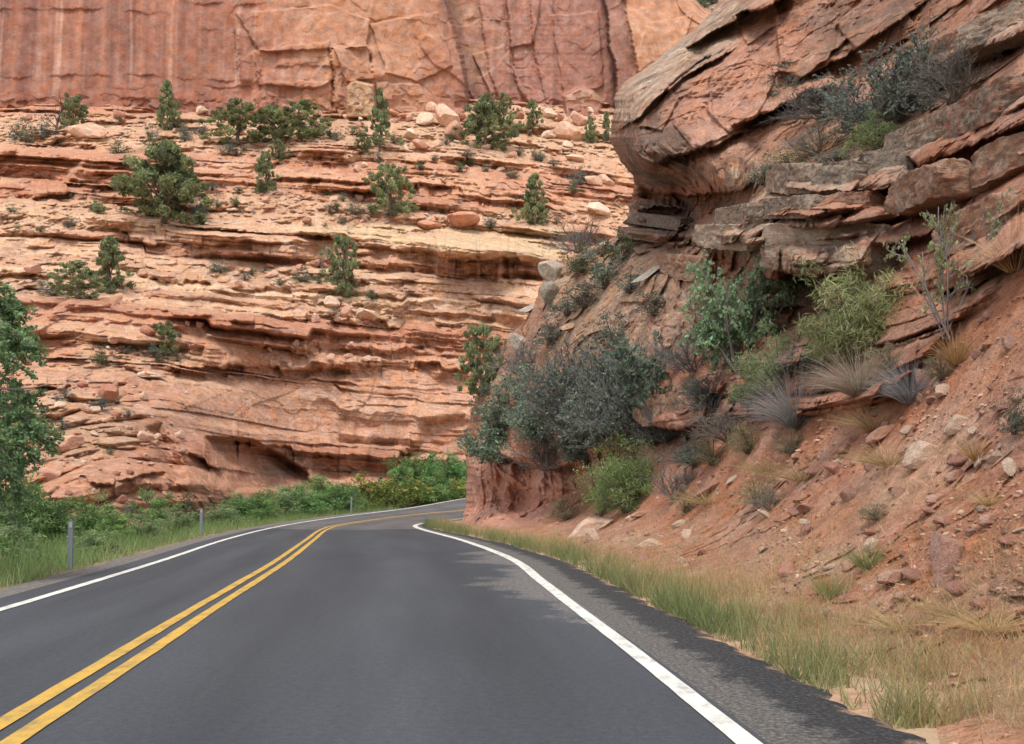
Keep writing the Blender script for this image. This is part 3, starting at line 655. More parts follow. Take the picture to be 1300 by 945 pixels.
def asphalt_mat():
    m, N, L = new_mat("worn asphalt")
    out = N.new('ShaderNodeOutputMaterial'); b = nd(N, 'ShaderNodeBsdfPrincipled', Roughness=.8); b.inputs['Specular IOR Level'].default_value = .3
    tc = N.new('ShaderNodeTexCoord'); uv = nd(N, 'ShaderNodeSeparateXYZ'); L.new(tc.outputs['UV'], uv.inputs[0])
    fine = nd(N, 'ShaderNodeTexNoise', Scale=16.0, Detail=8.0, Roughness=.9); L.new(tc.outputs['Object'], fine.inputs['Vector'])
    mpx = N.new('ShaderNodeMapping'); mpx.inputs['Scale'].default_value = (.1, 1.6, 1); L.new(tc.outputs['UV'], mpx.inputs[0])
    strk = nd(N, 'ShaderNodeTexNoise', Scale=1.6, Detail=5.0, Roughness=.6); L.new(mpx.outputs[0], strk.inputs['Vector'])
    big = nd(N, 'ShaderNodeTexNoise', Scale=.5, Detail=5.0, Roughness=.6); L.new(tc.outputs['Object'], big.inputs['Vector'])
    base = ramp(N, [(.3, (.046,.050,.057)), (.7, (.064,.069,.077))]); L.new(strk.outputs['Fac'], base.inputs[0])
    old = ramp(N, [(.3, (.085,.082,.082)), (.7, (.13,.122,.12))]); L.new(big.outputs['Fac'], old.inputs[0])
    # resurfaced stretch ends in a ragged seam 67 m along
    sm = nd(N, 'ShaderNodeMath', operation='MULTIPLY_ADD'); L.new(big.outputs['Fac'], sm.inputs[0]); sm.inputs[1].default_value = 5.0; L.new(uv.outputs[0], sm.inputs[2])
    seam = nd(N, 'ShaderNodeMapRange'); seam.inputs[1].default_value = SEAM; seam.inputs[2].default_value = SEAM + .4; L.new(sm.outputs[0], seam.inputs[0])
    m1 = nd(N, 'ShaderNodeMixRGB'); L.new(seam.outputs[0], m1.inputs[0]); L.new(base.outputs[0], m1.inputs[1]); L.new(old.outputs[0], m1.inputs[2])
    # ragged strip beside the right edge line where the older chip surface shows
    e1 = nd(N, 'ShaderNodeTexNoise', Scale=.9, Detail=8.0, Roughness=.68); mp2 = N.new('ShaderNodeMapping'); mp2.inputs['Scale'].default_value = (.55, 1.1, 1); L.new(tc.outputs['UV'], mp2.inputs[0]); L.new(mp2.outputs[0], e1.inputs['Vector'])
    ed = nd(N, 'ShaderNodeMapRange'); ed.inputs[1].default_value = 1.30; ed.inputs[2].default_value = 2.0; ed.inputs[3].default_value = -.42; ed.inputs[4].default_value = -.09; L.new(uv.outputs[1], ed.inputs[0])
    pa = nd(N, 'ShaderNodeMapRange'); pa.inputs[1].default_value = 33; pa.inputs[2].default_value = 38; L.new(uv.outputs[0], pa.inputs[0])
    pb = nd(N, 'ShaderNodeMapRange'); pb.inputs[1].default_value = 52; pb.inputs[2].default_value = 46; L.new(uv.outputs[0], pb.inputs[0])
    pm = nd(N, 'ShaderNodeMath', operation='MULTIPLY'); L.new(pa.outputs[0], pm.inputs[0]); L.new(pb.outputs[0], pm.inputs[1])
    pc = nd(N, 'ShaderNodeMapRange'); pc.inputs[1].default_value = .75; pc.inputs[2].default_value = 1.35; L.new(uv.outputs[1], pc.inputs[0])
    pq = nd(N, 'ShaderNodeMath', operation='MULTIPLY'); L.new(pm.outputs[0], pq.inputs[0]); L.new(pc.outputs[0], pq.inputs[1])
    pk = nd(N, 'ShaderNodeMath', operation='MULTIPLY_ADD'); L.new(pq.outputs[0], pk.inputs[0]); pk.inputs[1].default_value = .315; L.new(ed.outputs[0], pk.inputs[2])
    sa = nd(N, 'ShaderNodeMath', operation='ADD'); L.new(pk.outputs[0], sa.inputs[0]); fm = nd(N, 'ShaderNodeMath', operation='MULTIPLY_ADD'); L.new(fine.outputs['Fac'], fm.inputs[0]); fm.inputs[1].default_value = .5; fm.inputs[2].default_value = -.25
    fs = nd(N, 'ShaderNodeMath', operation='ADD'); L.new(fm.outputs[0], fs.inputs[0]); L.new(e1.outputs['Fac'], fs.inputs[1]); L.new(fs.outputs[0], sa.inputs[1])
    th = nd(N, 'ShaderNodeMapRange'); th.inputs[1].default_value = .52; th.inputs[2].default_value = .58; L.new(sa.outputs[0], th.inputs[0])
    chip = ramp(N, [(.36, (.05,.049,.05)), (.64, (.20,.185,.172))]); L.new(fine.outputs['Fac'], chip.inputs[0])
    m2 = nd(N, 'ShaderNodeMixRGB'); L.new(th.outputs[0], m2.inputs[0]); L.new(m1.outputs[0], m2.inputs[1]); L.new(chip.outputs[0], m2.inputs[2])
    fr = nd(N, 'ShaderNodeMapRange'); fr.inputs[1].default_value = .3; fr.inputs[2].default_value = .7; fr.inputs[3].default_value = .55; fr.inputs[4].default_value = 1.5; L.new(fine.outputs['Fac'], fr.inputs[0])
    wt = nd(N, 'ShaderNodeMath', operation='MULTIPLY'); L.new(uv.outputs[1], wt.inputs[0]); wt.inputs[1].default_value = 6.6
    ws = nd(N, 'ShaderNodeMath', operation='COSINE'); L.new(wt.outputs[0], ws.inputs[0])
    wm = nd(N, 'ShaderNodeMath', operation='MULTIPLY_ADD'); L.new(ws.outputs[0], wm.inputs[0]); wm.inputs[1].default_value = .10; wm.inputs[2].default_value = 1.0
    gr = nd(N, 'ShaderNodeTexNoise', Scale=110.0, Detail=2.0, Roughness=.8); L.new(tc.outputs['Object'], gr.inputs['Vector'])
    gm_ = nd(N, 'ShaderNodeMapRange'); gm_.inputs[1].default_value = .3; gm_.inputs[2].default_value = .7; gm_.inputs[3].default_value = .55; gm_.inputs[4].default_value = 1.45; L.new(gr.outputs['Fac'], gm_.inputs[0])
    w2 = nd(N, 'ShaderNodeMath', operation='MULTIPLY'); L.new(wm.outputs[0], w2.inputs[0]); L.new(gm_.outputs[0], w2.inputs[1])
    w3 = nd(N, 'ShaderNodeMath', operation='MULTIPLY'); L.new(w2.outputs[0], w3.inputs[0]); L.new(fr.outputs[0], w3.inputs[1])
    vm = nd(N, 'ShaderNodeVectorMath', operation='SCALE'); L.new(m2.outputs[0], vm.inputs[0]); L.new(w3.outputs[0], vm.inputs['Scale'])
    L.new(vm.outputs[0], b.inputs['Base Color'])
    bp = nd(N, 'ShaderNodeBump', Strength=.5, Distance=.01); L.new(fine.outputs['Fac'], bp.inputs['Height']); L.new(bp.outputs[0], b.inputs['Normal'])
    L.new(b.outputs[0], out.inputs[0]); return m

def speck_mat(name, lo, mid, hi, scale=18., blot=None, bump=.02, rough=.95):
    m, N, L = new_mat(name)
    out = N.new('ShaderNodeOutputMaterial'); b = nd(N, 'ShaderNodeBsdfPrincipled', Roughness=rough); b.inputs['Specular IOR Level'].default_value = .2
    tc = N.new('ShaderNodeTexCoord'); fine = nd(N, 'ShaderNodeTexNoise', Scale=scale, Detail=6.0, Roughness=.8); L.new(tc.outputs['Object'], fine.inputs['Vector'])
    r = ramp(N, [(.34, lo), (.5, mid), (.66, hi)]); L.new(fine.outputs['Fac'], r.inputs[0]); last = r
    if blot:
        bg_ = nd(N, 'ShaderNodeTexNoise', Scale=blot[1], Detail=6.0, Roughness=.65); L.new(tc.outputs['Object'], bg_.inputs['Vector'])
        mr = nd(N, 'ShaderNodeMapRange'); mr.inputs[1].default_value = .45; mr.inputs[2].default_value = .62; L.new(bg_.outputs['Fac'], mr.inputs[0])
        mx = nd(N, 'ShaderNodeMixRGB'); L.new(mr.outputs[0], mx.inputs[0]); L.new(r.outputs[0], mx.inputs[1]); mx.inputs[2].default_value = (*blot[0], 1); last = mx
    L.new(last.outputs[0], b.inputs['Base Color'])
    bp = nd(N, 'ShaderNodeBump', Strength=.8, Distance=bump); L.new(fine.outputs['Fac'], bp.inputs['Height']); L.new(bp.outputs[0], b.inputs['Normal'])
    L.new(b.outputs[0], out.inputs[0]); return m

def paint_mat(name, c, worn, edge):
    m, N, L = new_mat(name)
    out = N.new('ShaderNodeOutputMaterial'); b = nd(N, 'ShaderNodeBsdfPrincipled', Roughness=.7)
    tc = N.new('ShaderNodeTexCoord'); f = nd(N, 'ShaderNodeTexNoise', Scale=5.0, Detail=10.0, Roughness=.8); mpp = N.new('ShaderNodeMapping'); mpp.inputs['Scale'].default_value = (1, .45, 1); L.new(tc.outputs['Object'], mpp.inputs[0]); L.new(mpp.outputs[0], f.inputs['Vector'])
    r = ramp(N, [(.34, worn), (.45, tuple(.6 * a + .4 * w_ for a, w_ in zip(c, worn))), (.55, c), (.75, tuple(min(1, 1.07 * a) for a in c))]); L.new(f.outputs['Fac'], r.inputs[0])
    L.new(r.outputs[0], b.inputs['Base Color']); L.new(b.outputs[0], out.inputs[0]); return m

i41 = int(np.argmin(np.abs(cC[:, 1] - 41.5))); SEAM = float(along[i41]) + 2.0
ta = np.linspace(0, 1, 9)
road_lines = [cL + oL * .45] + [lerp(cL, cC, t) for t in ta] + [lerp(cC, cR, t) for t in ta[1:]] + [cR + oR * .12]
# the resurfaced stretch stops short: its edge is a real lip, the old surface beyond sags a touch
loft("road", road_lines, asphalt_mat(), [-2.05] + list(-1 * (1 - ta) * 1.9) + list(ta[1:] * 1.9) + [2.0], "two lane asphalt road bending right behind the outcrop")
def wobble(s, a=.007): return (pn(along * 1.7, s, .3) * a + pn(along * .35, s, 7.3) * a * 1.5)[:, None]
def on_road(a, b, d):
    """points d metres from curve a towards curve b, on the road surface"""
    L_ = np.linalg.norm((b - a)[:, :2], axis=1)[:, None]; return a + (b - a) * (d / L_)
def stripe(name, a, b, d0, d1, mat, label, dz=.008):
    loft(name, [on_road(a, b, d0 + wobble(d0 + 1)), on_road(a, b, d1 + wobble(d1 + 9))], mat, [0, 1], label, dz)
M_WHITE = paint_mat("white road paint", (.70,.69,.62), (.30,.29,.27), 0)
M_YEL = paint_mat("yellow road paint", (.56,.335,.055), (.20,.15,.07), 0)
stripe("white_road_line", cL, cC, .02, .17, M_WHITE, "white edge line on the far left side of the road")
wR = np.interp(cR[:, 1], [8, 20, 40], [.16, .20, .24])[:, None]
e0 = on_road(cR, cC, wR / 2 + wobble(3)); e1 = cR + oR * (wR / 2 - .01 + wobble(5) * .6)
loft("white_road_line", [e0, on_road(cR, cC, .0), e1], M_WHITE, [0, .5, 1], "wide white edge line on the right side of the road", .008)
oC = unit_out(cR, cL)
stripe("yellow_road_line", cC, cL, .06, .19, M_YEL, "left stripe of the double yellow centre line")
stripe("yellow_road_line", cC, cR, .06, .19, M_YEL, "right stripe of the double yellow centre line")
# right shoulder: chip gravel, dark oil edge
shw = np.interp(cR[:, 1], [-24, 8, 16, 30, 40, 47], [1.1, 1.02, 1.1, 1.0, .65, .45])[:, None]
ragR = (.10 * pn(along * .9, 4.4, 1.) + .07 * pn(along * 3.1, 2.4, 1.) + .05 * pn(along * 9., 5.4, 1.))[:, None]
dn = np.array([0, 0, 1.0])
def shoulder_mat():
    m, N, L = new_mat("chip and oil shoulder")
    out = N.new('ShaderNodeOutputMaterial'); b = nd(N, 'ShaderNodeBsdfPrincipled', Roughness=.92); b.inputs['Specular IOR Level'].default_value = .2
    tc = N.new('ShaderNodeTexCoord'); uv = nd(N, 'ShaderNodeSeparateXYZ'); L.new(tc.outputs['UV'], uv.inputs[0])
    fine = nd(N, 'ShaderNodeTexNoise', Scale=26.0, Detail=6.0, Roughness=.85); L.new(tc.outputs['Object'], fine.inputs['Vector'])
    chip = ramp(N, [(.36, (.045,.043,.042)), (.5, (.125,.116,.108)), (.64, (.30,.275,.245))]); L.new(fine.outputs['Fac'], chip.inputs[0])
    dark = ramp(N, [(.38, (.022,.022,.024)), (.52, (.05,.05,.053)), (.66, (.15,.14,.13))]); L.new(fine.outputs['Fac'], dark.inputs[0])
    dirt = ramp(N, [(.36, (.20,.12,.08)), (.64, (.46,.32,.21))]); L.new(fine.outputs['Fac'], dirt.inputs[0])
    ed = nd(N, 'ShaderNodeTexNoise', Scale=2.2, Detail=9.0, Roughness=.7); L.new(tc.outputs['Object'], ed.inputs['Vector'])
    s1 = nd(N, 'ShaderNodeMath', operation='MULTIPLY_ADD'); L.new(ed.outputs['Fac'], s1.inputs[0]); s1.inputs[1].default_value = 1.3; L.new(uv.outputs[1], s1.inputs[2])
    f1 = nd(N, 'ShaderNodeMapRange'); f1.inputs[1].default_value = .98; f1.inputs[2].default_value = 1.16; L.new(s1.outputs[0], f1.inputs[0])
    f2 = nd(N, 'ShaderNodeMapRange'); f2.inputs[1].default_value = 1.58; f2.inputs[2].default_value = 1.72; L.new(s1.outputs[0], f2.inputs[0])
    m1 = nd(N, 'ShaderNodeMixRGB'); L.new(f1.outputs[0], m1.inputs[0]); L.new(chip.outputs[0], m1.inputs[1]); L.new(dark.outputs[0], m1.inputs[2])
    m2 = nd(N, 'ShaderNodeMixRGB'); L.new(f2.outputs[0], m2.inputs[0]); L.new(m1.outputs[0], m2.inputs[1]); L.new(dirt.outputs[0], m2.inputs[2])
    L.new(m2.outputs[0], b.inputs['Base Color'])
    bp = nd(N, 'ShaderNodeBump', Strength=.9, Distance=.02); L.new(fine.outputs['Fac'], bp.inputs['Height']); L.new(bp.outputs[0], b.inputs['Normal'])
    L.new(b.outputs[0], out.inputs[0]); return m
sh_t = [0, .25, .5, .75, .92, 1.0]
bump_ = [0, 0, 0, 0, .012, .03]
loft("road_shoulder", [cR + oR * (.12 + (shw - .12 + ragR * t) * t) - dn * z for t, z in zip(sh_t, bump_)] + [cR + oR * (shw + ragR + .12) - dn * .075], shoulder_mat(), sh_t + [1.08], "grey chip shoulder crumbling into a dark oily edge beside the right edge line", -.001)
# left verge
M_VERGE = speck_mat("verge soil", (.16,.11,.07), (.27,.19,.12), (.36,.27,.18), 6., ((.12,.13,.06), .5), .05)
ragL = (.10 * pn(along * .8, 6.4, 1.) + .06 * pn(along * 3.3, 8.4, 1.))[:, None]
M_LSH = speck_mat("left shoulder gravel", (.08,.072,.068), (.16,.142,.13), (.26,.23,.20), 10.)
loft("road_shoulder", [cL + oL * .45, cL + oL * (1.05 + ragL) - dn * .03], M_LSH, [0, 1], "narrow gravel shoulder beyond the left edge line", -.001)
loft("path_verge", [cL + oL * (.95 + ragL) - dn * .035, cL + oL * 1.8 - dn * .1, cL + oL * 4 - dn * .25, cL + oL * 8 - dn * .1, cL + oL * 18 + dn * .6], M_VERGE, [0, 1, 3, 7, 17], "soil verge beyond the left edge of the road", 0)
bpy.data.objects["path_verge"].name = "ground_verge"
M_GROUND = speck_mat("red desert ground", (.33,.18,.11), (.44,.27,.17), (.54,.38,.25), 7., ((.46,.35,.22), .7), .05)
gs = 1500.0
gv = np.array([(-gs,-gs,-.45),(gs,-gs,-.45),(gs,gs,-.45),(-gs,gs,-.45)], F4)
link("ground", mk_mesh("ground", gv, [np.array([[0,1,2,3]])], None, M_GROUND), kind="structure", label="red desert ground under the canyon")
# ground under the right bank, level with the shoulder
rb = [cR + oR * (shw - .35) - dn * .09, cR + oR * (shw - .05) - dn * .045, cR + oR * (shw + .35) - dn * .035, cR + oR * (shw + .9) - dn * .02, cR + oR * (shw + 2.2) + dn * .02, cR + oR * (shw + 4.5) - dn * .5]
loft("ground", rb, M_GROUND, [-.35, 0, .35, 1, 2, 4], "strip of red soil at the foot of the bank", 0)
# ------------------------------------------------------------------ plant and stone kit
def rnd_unit(n, r):
    v = r.normal(size=(n, 3)); return v / np.linalg.norm(v, axis=1)[:, None]
def norm(v): return v / (np.linalg.norm(v, axis=-1, keepdims=True) + 1e-9)

def leaf_quads(C, size, r, asp=.45, up=0.0, dirs=None):
    """one small rhombus leaf per centre"""
    n = len(C); u = rnd_unit(n, r) if dirs is None else norm(dirs + .6 * r.normal(size=(n, 3)))
    u[:, 2] += up; u = norm(u); v = norm(np.cross(u, rnd_unit(n, r)))
    s = (np.asarray(size) * (.6 + .8 * r.rand(n)))[:, None]
    V = np.stack([C - u * s, C + v * s * asp, C + u * s, C - v * s * asp], 1).reshape(-1, 3)
    return V, np.arange(4 * n).reshape(n, 4)

def grow(base, d, length, K, r, wig=.15, grav=0.0):
    """(n, K+1, 3) polylines from base points along d"""
    n = len(base); P = [base]; d = norm(d); st = (np.asarray(length) / K)
    st = np.broadcast_to(st, (n,))[:, None]
    for k in range(K):
        d = norm(d + wig * r.normal(size=(n, 3)) + np.array([0, 0, grav])); P.append(P[-1] + d * st)
    return np.stack(P, 1)

def tubes(P, r0, r1, sides=3):
    n, K, _ = P.shape
    T = np.gradient(P, axis=1); T = norm(T)
    ref = np.where(np.abs(T[..., 2:3]) > .8, np.array([1., 0, 0]), np.array([0, 0, 1.]))
    A = norm(np.cross(T, ref)); B = np.cross(T, A)
    r0 = np.broadcast_to(np.asarray(r0), (n,)); r1 = np.broadcast_to(np.asarray(r1), (n,))
    rad = (r0[:, None] + (r1 - r0)[:, None] * np.linspace(0, 1, K)[None])[..., None]
    V = np.stack([P + rad * (math.cos(a) * A + math.sin(a) * B) for a in np.linspace(0, 2 * math.pi, sides, endpoint=False)], 2)   # n,K,s,3
    idx = np.arange(n * K * sides).reshape(n, K, sides)
    F = np.stack([idx[:, :-1], np.roll(idx, -1, 2)[:, :-1], np.roll(idx, -1, 2)[:, 1:], idx[:, 1:]], -1).reshape(-1, 4)
    return V.reshape(-1, 3), F

def ribbons(P, w0, w1, r):
    n, K, _ = P.shape
    side = norm(np.cross(norm(P[:, -1] - P[:, 0]), rnd_unit(n, r)))[:, None, :]
    w = (np.broadcast_to(np.asarray(w0), (n,))[:, None] * np.linspace(1, w1, K)[None])[..., None]
    V = np.stack([P - side * w, P + side * w], 2)
    idx = np.arange(n * K * 2).reshape(n, K, 2)
    F = np.stack([idx[:, :-1, 0], idx[:, :-1, 1], idx[:, 1:, 1], idx[:, 1:, 0]], -1).reshape(-1, 4)
    return V.reshape(-1, 3), F

def vary(col, n, r, amt=.18, per=4, hue=.08):
    c = np.array(col)[None] if np.ndim(col) == 1 else np.asarray(col)
    c = c * (1 + amt * r.normal(size=(n, 1))) * (1 + hue * r.normal(size=(n, 3)))
    return np.repeat(np.clip(c, .004, .9), per, 0)

def along_pts(P, n, r, lo=.2, hi=1.0):
    """n random points on the polylines with their direction"""
    i = r.randint(len(P), size=n); K = P.shape[1] - 1; s = (lo + (hi - lo) * r.rand(n)) * K
    k = np.minimum(s.astype(int), K - 1); f = (s - k)[:, None]
    a, b = P[i, k], P[i, k + 1]
    return a + (b - a) * f, norm(b - a)

def joinm(*ms):
    V, F, C, o = [], [], [], 0
    for v, f, c in ms:
        V.append(v); F.append(np.asarray(f) + o); C.append(c); o += len(v)
    ks = sorted({f.shape[1] for f in F})
    return np.concatenate(V), [np.concatenate([f for f in F if f.shape[1] == k]) for k in ks], np.concatenate(C)

# ---- unit plants: 1 high and about 1 wide, base at the origin
def juniper_unit(seed, shape):
    r = np.random.RandomState(seed)
    if shape == 'cone': prof = lambda z: .52 * np.clip(1.06 - z, 0, 1) ** .8 * np.clip(z * 7, 0, 1); nc = 90; z0 = .05
    elif shape == 'egg': prof = lambda z: .5 * np.sqrt(np.clip(1 - ((z - .42) / .6) ** 2, 0, 1)); nc = 90; z0 = .04
    elif shape == 'broad': prof = lambda z: .5 * np.where(z < .35, .75 + .7 * z, np.clip(1.02 - (z - .35) / .66, 0, 1) ** .75); nc = 120; z0 = .06
    else: prof = lambda z: .5 * np.clip(1.0 - z, 0.03, 1) ** .7; nc = 62; z0 = .10           # sparse pinyon
    z = z0 + (1 - z0) * r.rand(nc) ** 1.0; ang = r.rand(nc) * 2 * math.pi
    lob = 1 + .30 * np.sin(ang * 2 + seed) * np.sin(z * 7 + seed) + .22 * r.normal(size=nc)
    rad = prof(z) * np.sqrt(.12 + .88 * r.rand(nc)) * lob
    cc = np.stack([rad * np.cos(ang), rad * np.sin(ang), z], 1)
    cs = (.065 if shape != 'sparse' else .06) * (.6 + .8 * r.rand(nc))
    nl = 84 if shape != 'sparse' else 70
    C = np.repeat(cc, nl, 0) + rnd_unit(nc * nl, r) * (np.repeat(cs, nl) * r.rand(nc * nl) ** .4)[:, None] * np.array([1.15, 1.15, .85])
    outd = C - np.array([0, 0, .35]); outd[:, 2] += .3
    V, F = leaf_quads(C, .028, r, .45, 0, norm(outd))
    tone = np.repeat(np.array([[.215, .25, .125]]) * (1 + .22 * r.normal(size=(nc, 1))) + np.array([[.03, .02, .004]]) * r.rand(nc, 1), nl, 0)
    crown = mk_mesh("crown", V, [F], vary(tone, len(C), r, .2), M_LEAF)
    tp = grow(np.zeros((1, 3)), np.array([[.05 * r.normal(), .05 * r.normal(), 1.]]), .9, 7, r, .10, .05)
    tv = tubes(tp, .035, .006, 6)
    sel = r.choice(nc, min(26, nc), replace=False)
    st, _ = along_pts(tp, len(sel), r, .08, .8)
    bp = np.stack([st + (cc[sel] - st) * t + np.array([0, 0, -.04 * math.sin(t * 3.1)]) for t in np.linspace(0, 1, 5)], 1)
    bv = tubes(bp, .011, .003, 3)
    V, F, Cc = joinm((tv[0], tv[1], vary((.13, .095, .07), len(tv[0]), r, .1, 1)), (bv[0], bv[1], vary((.12, .09, .07), len(bv[0]), r, .1, 1)))
    return {"trunk": mk_mesh("trunk", V, F, Cc, M_TWIG), "crown": crown}

def dead_unit(seed):
    r = np.random.RandomState(seed)
    tp = grow(np.zeros((1, 3)), np.array([[.1, 0, 1.]]), .8, 7, r, .18, .05); b, d = along_pts(tp, 12, r, .3, 1)
    p2 = grow(b, norm(rnd_unit(12, r) + np.array([0, 0, .7])), .35, 5, r, .25, .03); b, d = along_pts(p2, 60, r, .2, 1)
    p3 = grow(b, norm(d + .9 * rnd_unit(60, r)), .14, 4, r, .25)
    M = [(v, f, vary((.10, .07, .06), len(v), r, .15, 1)) for v, f in (tubes(tp, .04, .012, 6), tubes(p2, .014, .004, 3), tubes(p3, .006, .003, 3))]
    V, F, C = joinm(*M); return {"trunk": mk_mesh("trunk", V, F, C, M_TWIG)}

def bush_unit(seed, col, col2=None,  nclump=40, nl=42, leaf=.03, asp=.45, lumpy=.25, up=.25, dome=.62, flowers=None, stem=(.11, .085, .065), topc=None):
    """leafy bush of clumps on real stems"""
    r = np.random.RandomState(seed)
    d = rnd_unit(nclump, r); d[:, 2] = np.abs(d[:, 2]); rad = (.45 + .55 * r.rand(nclump)) * (1 + lumpy * r.normal(size=nclump))
    cc = d * rad[:, None] * np.array([.44, .44, .86]); cc[:, 2] = np.clip(cc[:, 2] + .08, .04, 1.1)
    cs = .13 * (.6 + .8 * r.rand(nclump))
    n = nclump * nl
    C = np.repeat(cc, nl, 0) + rnd_unit(n, r) * (np.repeat(cs, nl) * r.rand(n) ** .45)[:, None]; C[:, 2] = np.abs(C[:, 2])
    V, F = leaf_quads(C, leaf, r, asp, up)
    c = np.array(col)[None] if col2 is None else np.array(col)[None] + (np.array(col2) - np.array(col))[None] * r.rand(nclump, 1)
    tone = np.repeat(c * (1 + .2 * r.normal(size=(nclump, 1))), nl, 0)
    out = {"foliage": mk_mesh("foliage", V, [F], vary(tone, n, r, .2), M_LEAF)}
    b = np.zeros((nclump, 3)) + .03 * r.normal(size=(nclump, 3)) * np.array([1, 1, 0])
    mid = cc * np.array([.35, .35, .55]); P = np.stack([b, b * .5 + mid * .6, mid, cc], 1)
    v, f = tubes(P, .011, .004, 3)
    out["stems"] = mk_mesh("stems", v, [f], vary(stem, len(v), r, .15, 1), M_TWIG)
    if flowers:
        k = r.randint(n, size=420); k = k[C[k, 2] > .45]; k = k[:130]
        V, F = leaf_quads(C[k] + np.array([0, 0, .03]) + .02 * rnd_unit(len(k), r), leaf * 1.1, r, .8)
        out["flowers"] = mk_mesh("flowers", V, [F], vary(flowers, len(k), r, .15), M_LEAF)
    return out

def broom_unit(seed, col, col2, n=1500, K=5, wid=.004, spread=.55, wig=.10, leafy=0, stem=(.16, .13, .10), lean=(0, 0), grav=.02):
    """fine strands sprouting along a fan of stems"""
    r = np.random.RandomState(seed); ns = 44
    a = r.rand(ns) * 2 * math.pi; t = np.sqrt(r.rand(ns)) * spread * 1.75
    d = np.stack([np.cos(a) * np.sin(t) + lean[0], np.sin(a) * np.sin(t) + lean[1], np.cos(t) + .05], 1)
    base = np.stack([np.cos(a) * t * .14, np.sin(a) * t * .14, 0 * a], 1)
    p1 = grow(base, d, (.55 + .3 * r.rand(ns)) * (1 + .2 * np.sin(a * 3 + seed)), 6, r, wig * 1.2, grav)
    b, dd = along_pts(p1, n, r, .12, 1.)
    P = grow(b, norm(dd + .45 * rnd_unit(n, r) + np.array([0, 0, .25 if grav > 0 else -.1])), .10 + .24 * r.rand(n), K, r, wig * 1.3, grav); P[..., 2] = np.maximum(P[..., 2], .005)
    V, F = ribbons(P, wid * (.6 + .8 * r.rand(n)), .35, r)
    c = np.array(col)[None] + (np.array(col2) - np.array(col))[None] * np.clip(r.rand(n, 1) * .6 + .5 * (b[:, 2:] - .2), 0, 1)
    out = {"foliage": mk_mesh("foliage", V, [F], vary(c, n, r, .2, (K + 1) * 2), M_LEAF)}
    v, f = tubes(p1, .008, .003, 3)
    out["stems"] = mk_mesh("stems", v, [f], vary(stem, len(v), r, .15, 1), M_TWIG)
    return out

def twig_unit(seed, col=(.17, .15, .14), leaf=None, nleaf=0, ns=26, lsz=.014, spread=1.0, n2=220, n3=1100, flat=1.0, thin=1.0, tilt=(0, 0)):
    """bare branching desert shrub, three orders of twigs, sparse leaves"""
    r = np.random.RandomState(seed)
    d = rnd_unit(ns, r); d[:, 2] = np.abs(d[:, 2]) * flat + .35; d[:, :2] *= spread; d[:, 0] += tilt[0]; d[:, 1] += tilt[1]
    p1 = grow(.04 * r.normal(size=(ns, 3)) * np.array([1, 1, 0]), d, .72 * (.6 + .5 * r.rand(ns)), 7, r, .16, .02)
    b, dd = along_pts(p1, n2, r, .2, 1.); p2 = grow(b, norm(dd + .75 * rnd_unit(n2, r)), .30 * (.5 + .7 * r.rand(n2)), 5, r, .2, .03)
    b, dd = along_pts(p2, n3, r, .1, 1.); p3 = grow(b, norm(dd + .8 * rnd_unit(n3, r)), .14 * (.5 + .8 * r.rand(n3)), 3, r, .22, .02)
    for p in (p1, p2, p3): p[..., 2] = np.maximum(p[..., 2], .0)
    M = [(v, f, vary(col, len(v), r, .2, 1)) for v, f in (tubes(p1, .012 * thin, .005 * thin, 4), tubes(p2, .0048 * thin, .0024 * thin, 3), tubes(p3, .0024 * thin, .0014 * thin, 3))]
    V, F, C = joinm(*M); out = {"stems": mk_mesh("stems", V, F, C, M_TWIG)}
    if nleaf:
        b, dd = along_pts(p3, nleaf, r, .0, 1.); V, F = leaf_quads(b + .008 * rnd_unit(nleaf, r), lsz, r, .45, .2)
        out["foliage"] = mk_mesh("foliage", V, [F], vary(leaf, nleaf, r, .22), M_LEAF)
    return out

def tree_unit(seed, leaf, nleaf, lsz, n1=7, n2=40, n3=160, spread=.8, col=(.15, .125, .11), asp=.6, clump=.03, stem_w=.016):
    """upright small tree or tall shrub: stems, branches, broad leaves near the twig ends"""
    r = np.random.RandomState(seed)
    d = rnd_unit(n1, r) * np.array([spread, spread, .2]) + np.array([0, 0, 1.])
    p1 = grow(.02 * r.normal(size=(n1, 3)) * np.array([1, 1, 0]), d, .85 * (.75 + .3 * r.rand(n1)), 8, r, .09, .04)
    b, dd = along_pts(p1, n2, r, .25, 1.); p2 = grow(b, norm(dd + .9 * rnd_unit(n2, r)), .24 * (.6 + .6 * r.rand(n2)), 5, r, .16, .02)
    b, dd = along_pts(p2, n3, r, .2, 1.); p3 = grow(b, norm(dd + .9 * rnd_unit(n3, r)), .11, 3, r, .2)
    M = [(v, f, vary(col, len(v), r, .15, 1)) for v, f in (tubes(p1, stem_w, .005, 5), tubes(p2, .006, .0025, 3), tubes(p3, .003, .0015, 3))]
    V, F, C = joinm(*M); out = {"stems": mk_mesh("stems", V, F, C, M_TWIG)}
    b, dd = along_pts(np.concatenate([p3]), nleaf, r, .1, 1.)
    C = b + clump * rnd_unit(nleaf, r) * r.rand(nleaf, 1)
    V, F = leaf_quads(C, lsz, r, asp, -.1)
    out["foliage"] = mk_mesh("foliage", V, [F], vary(leaf, nleaf, r, .22), M_LEAF)
    return out

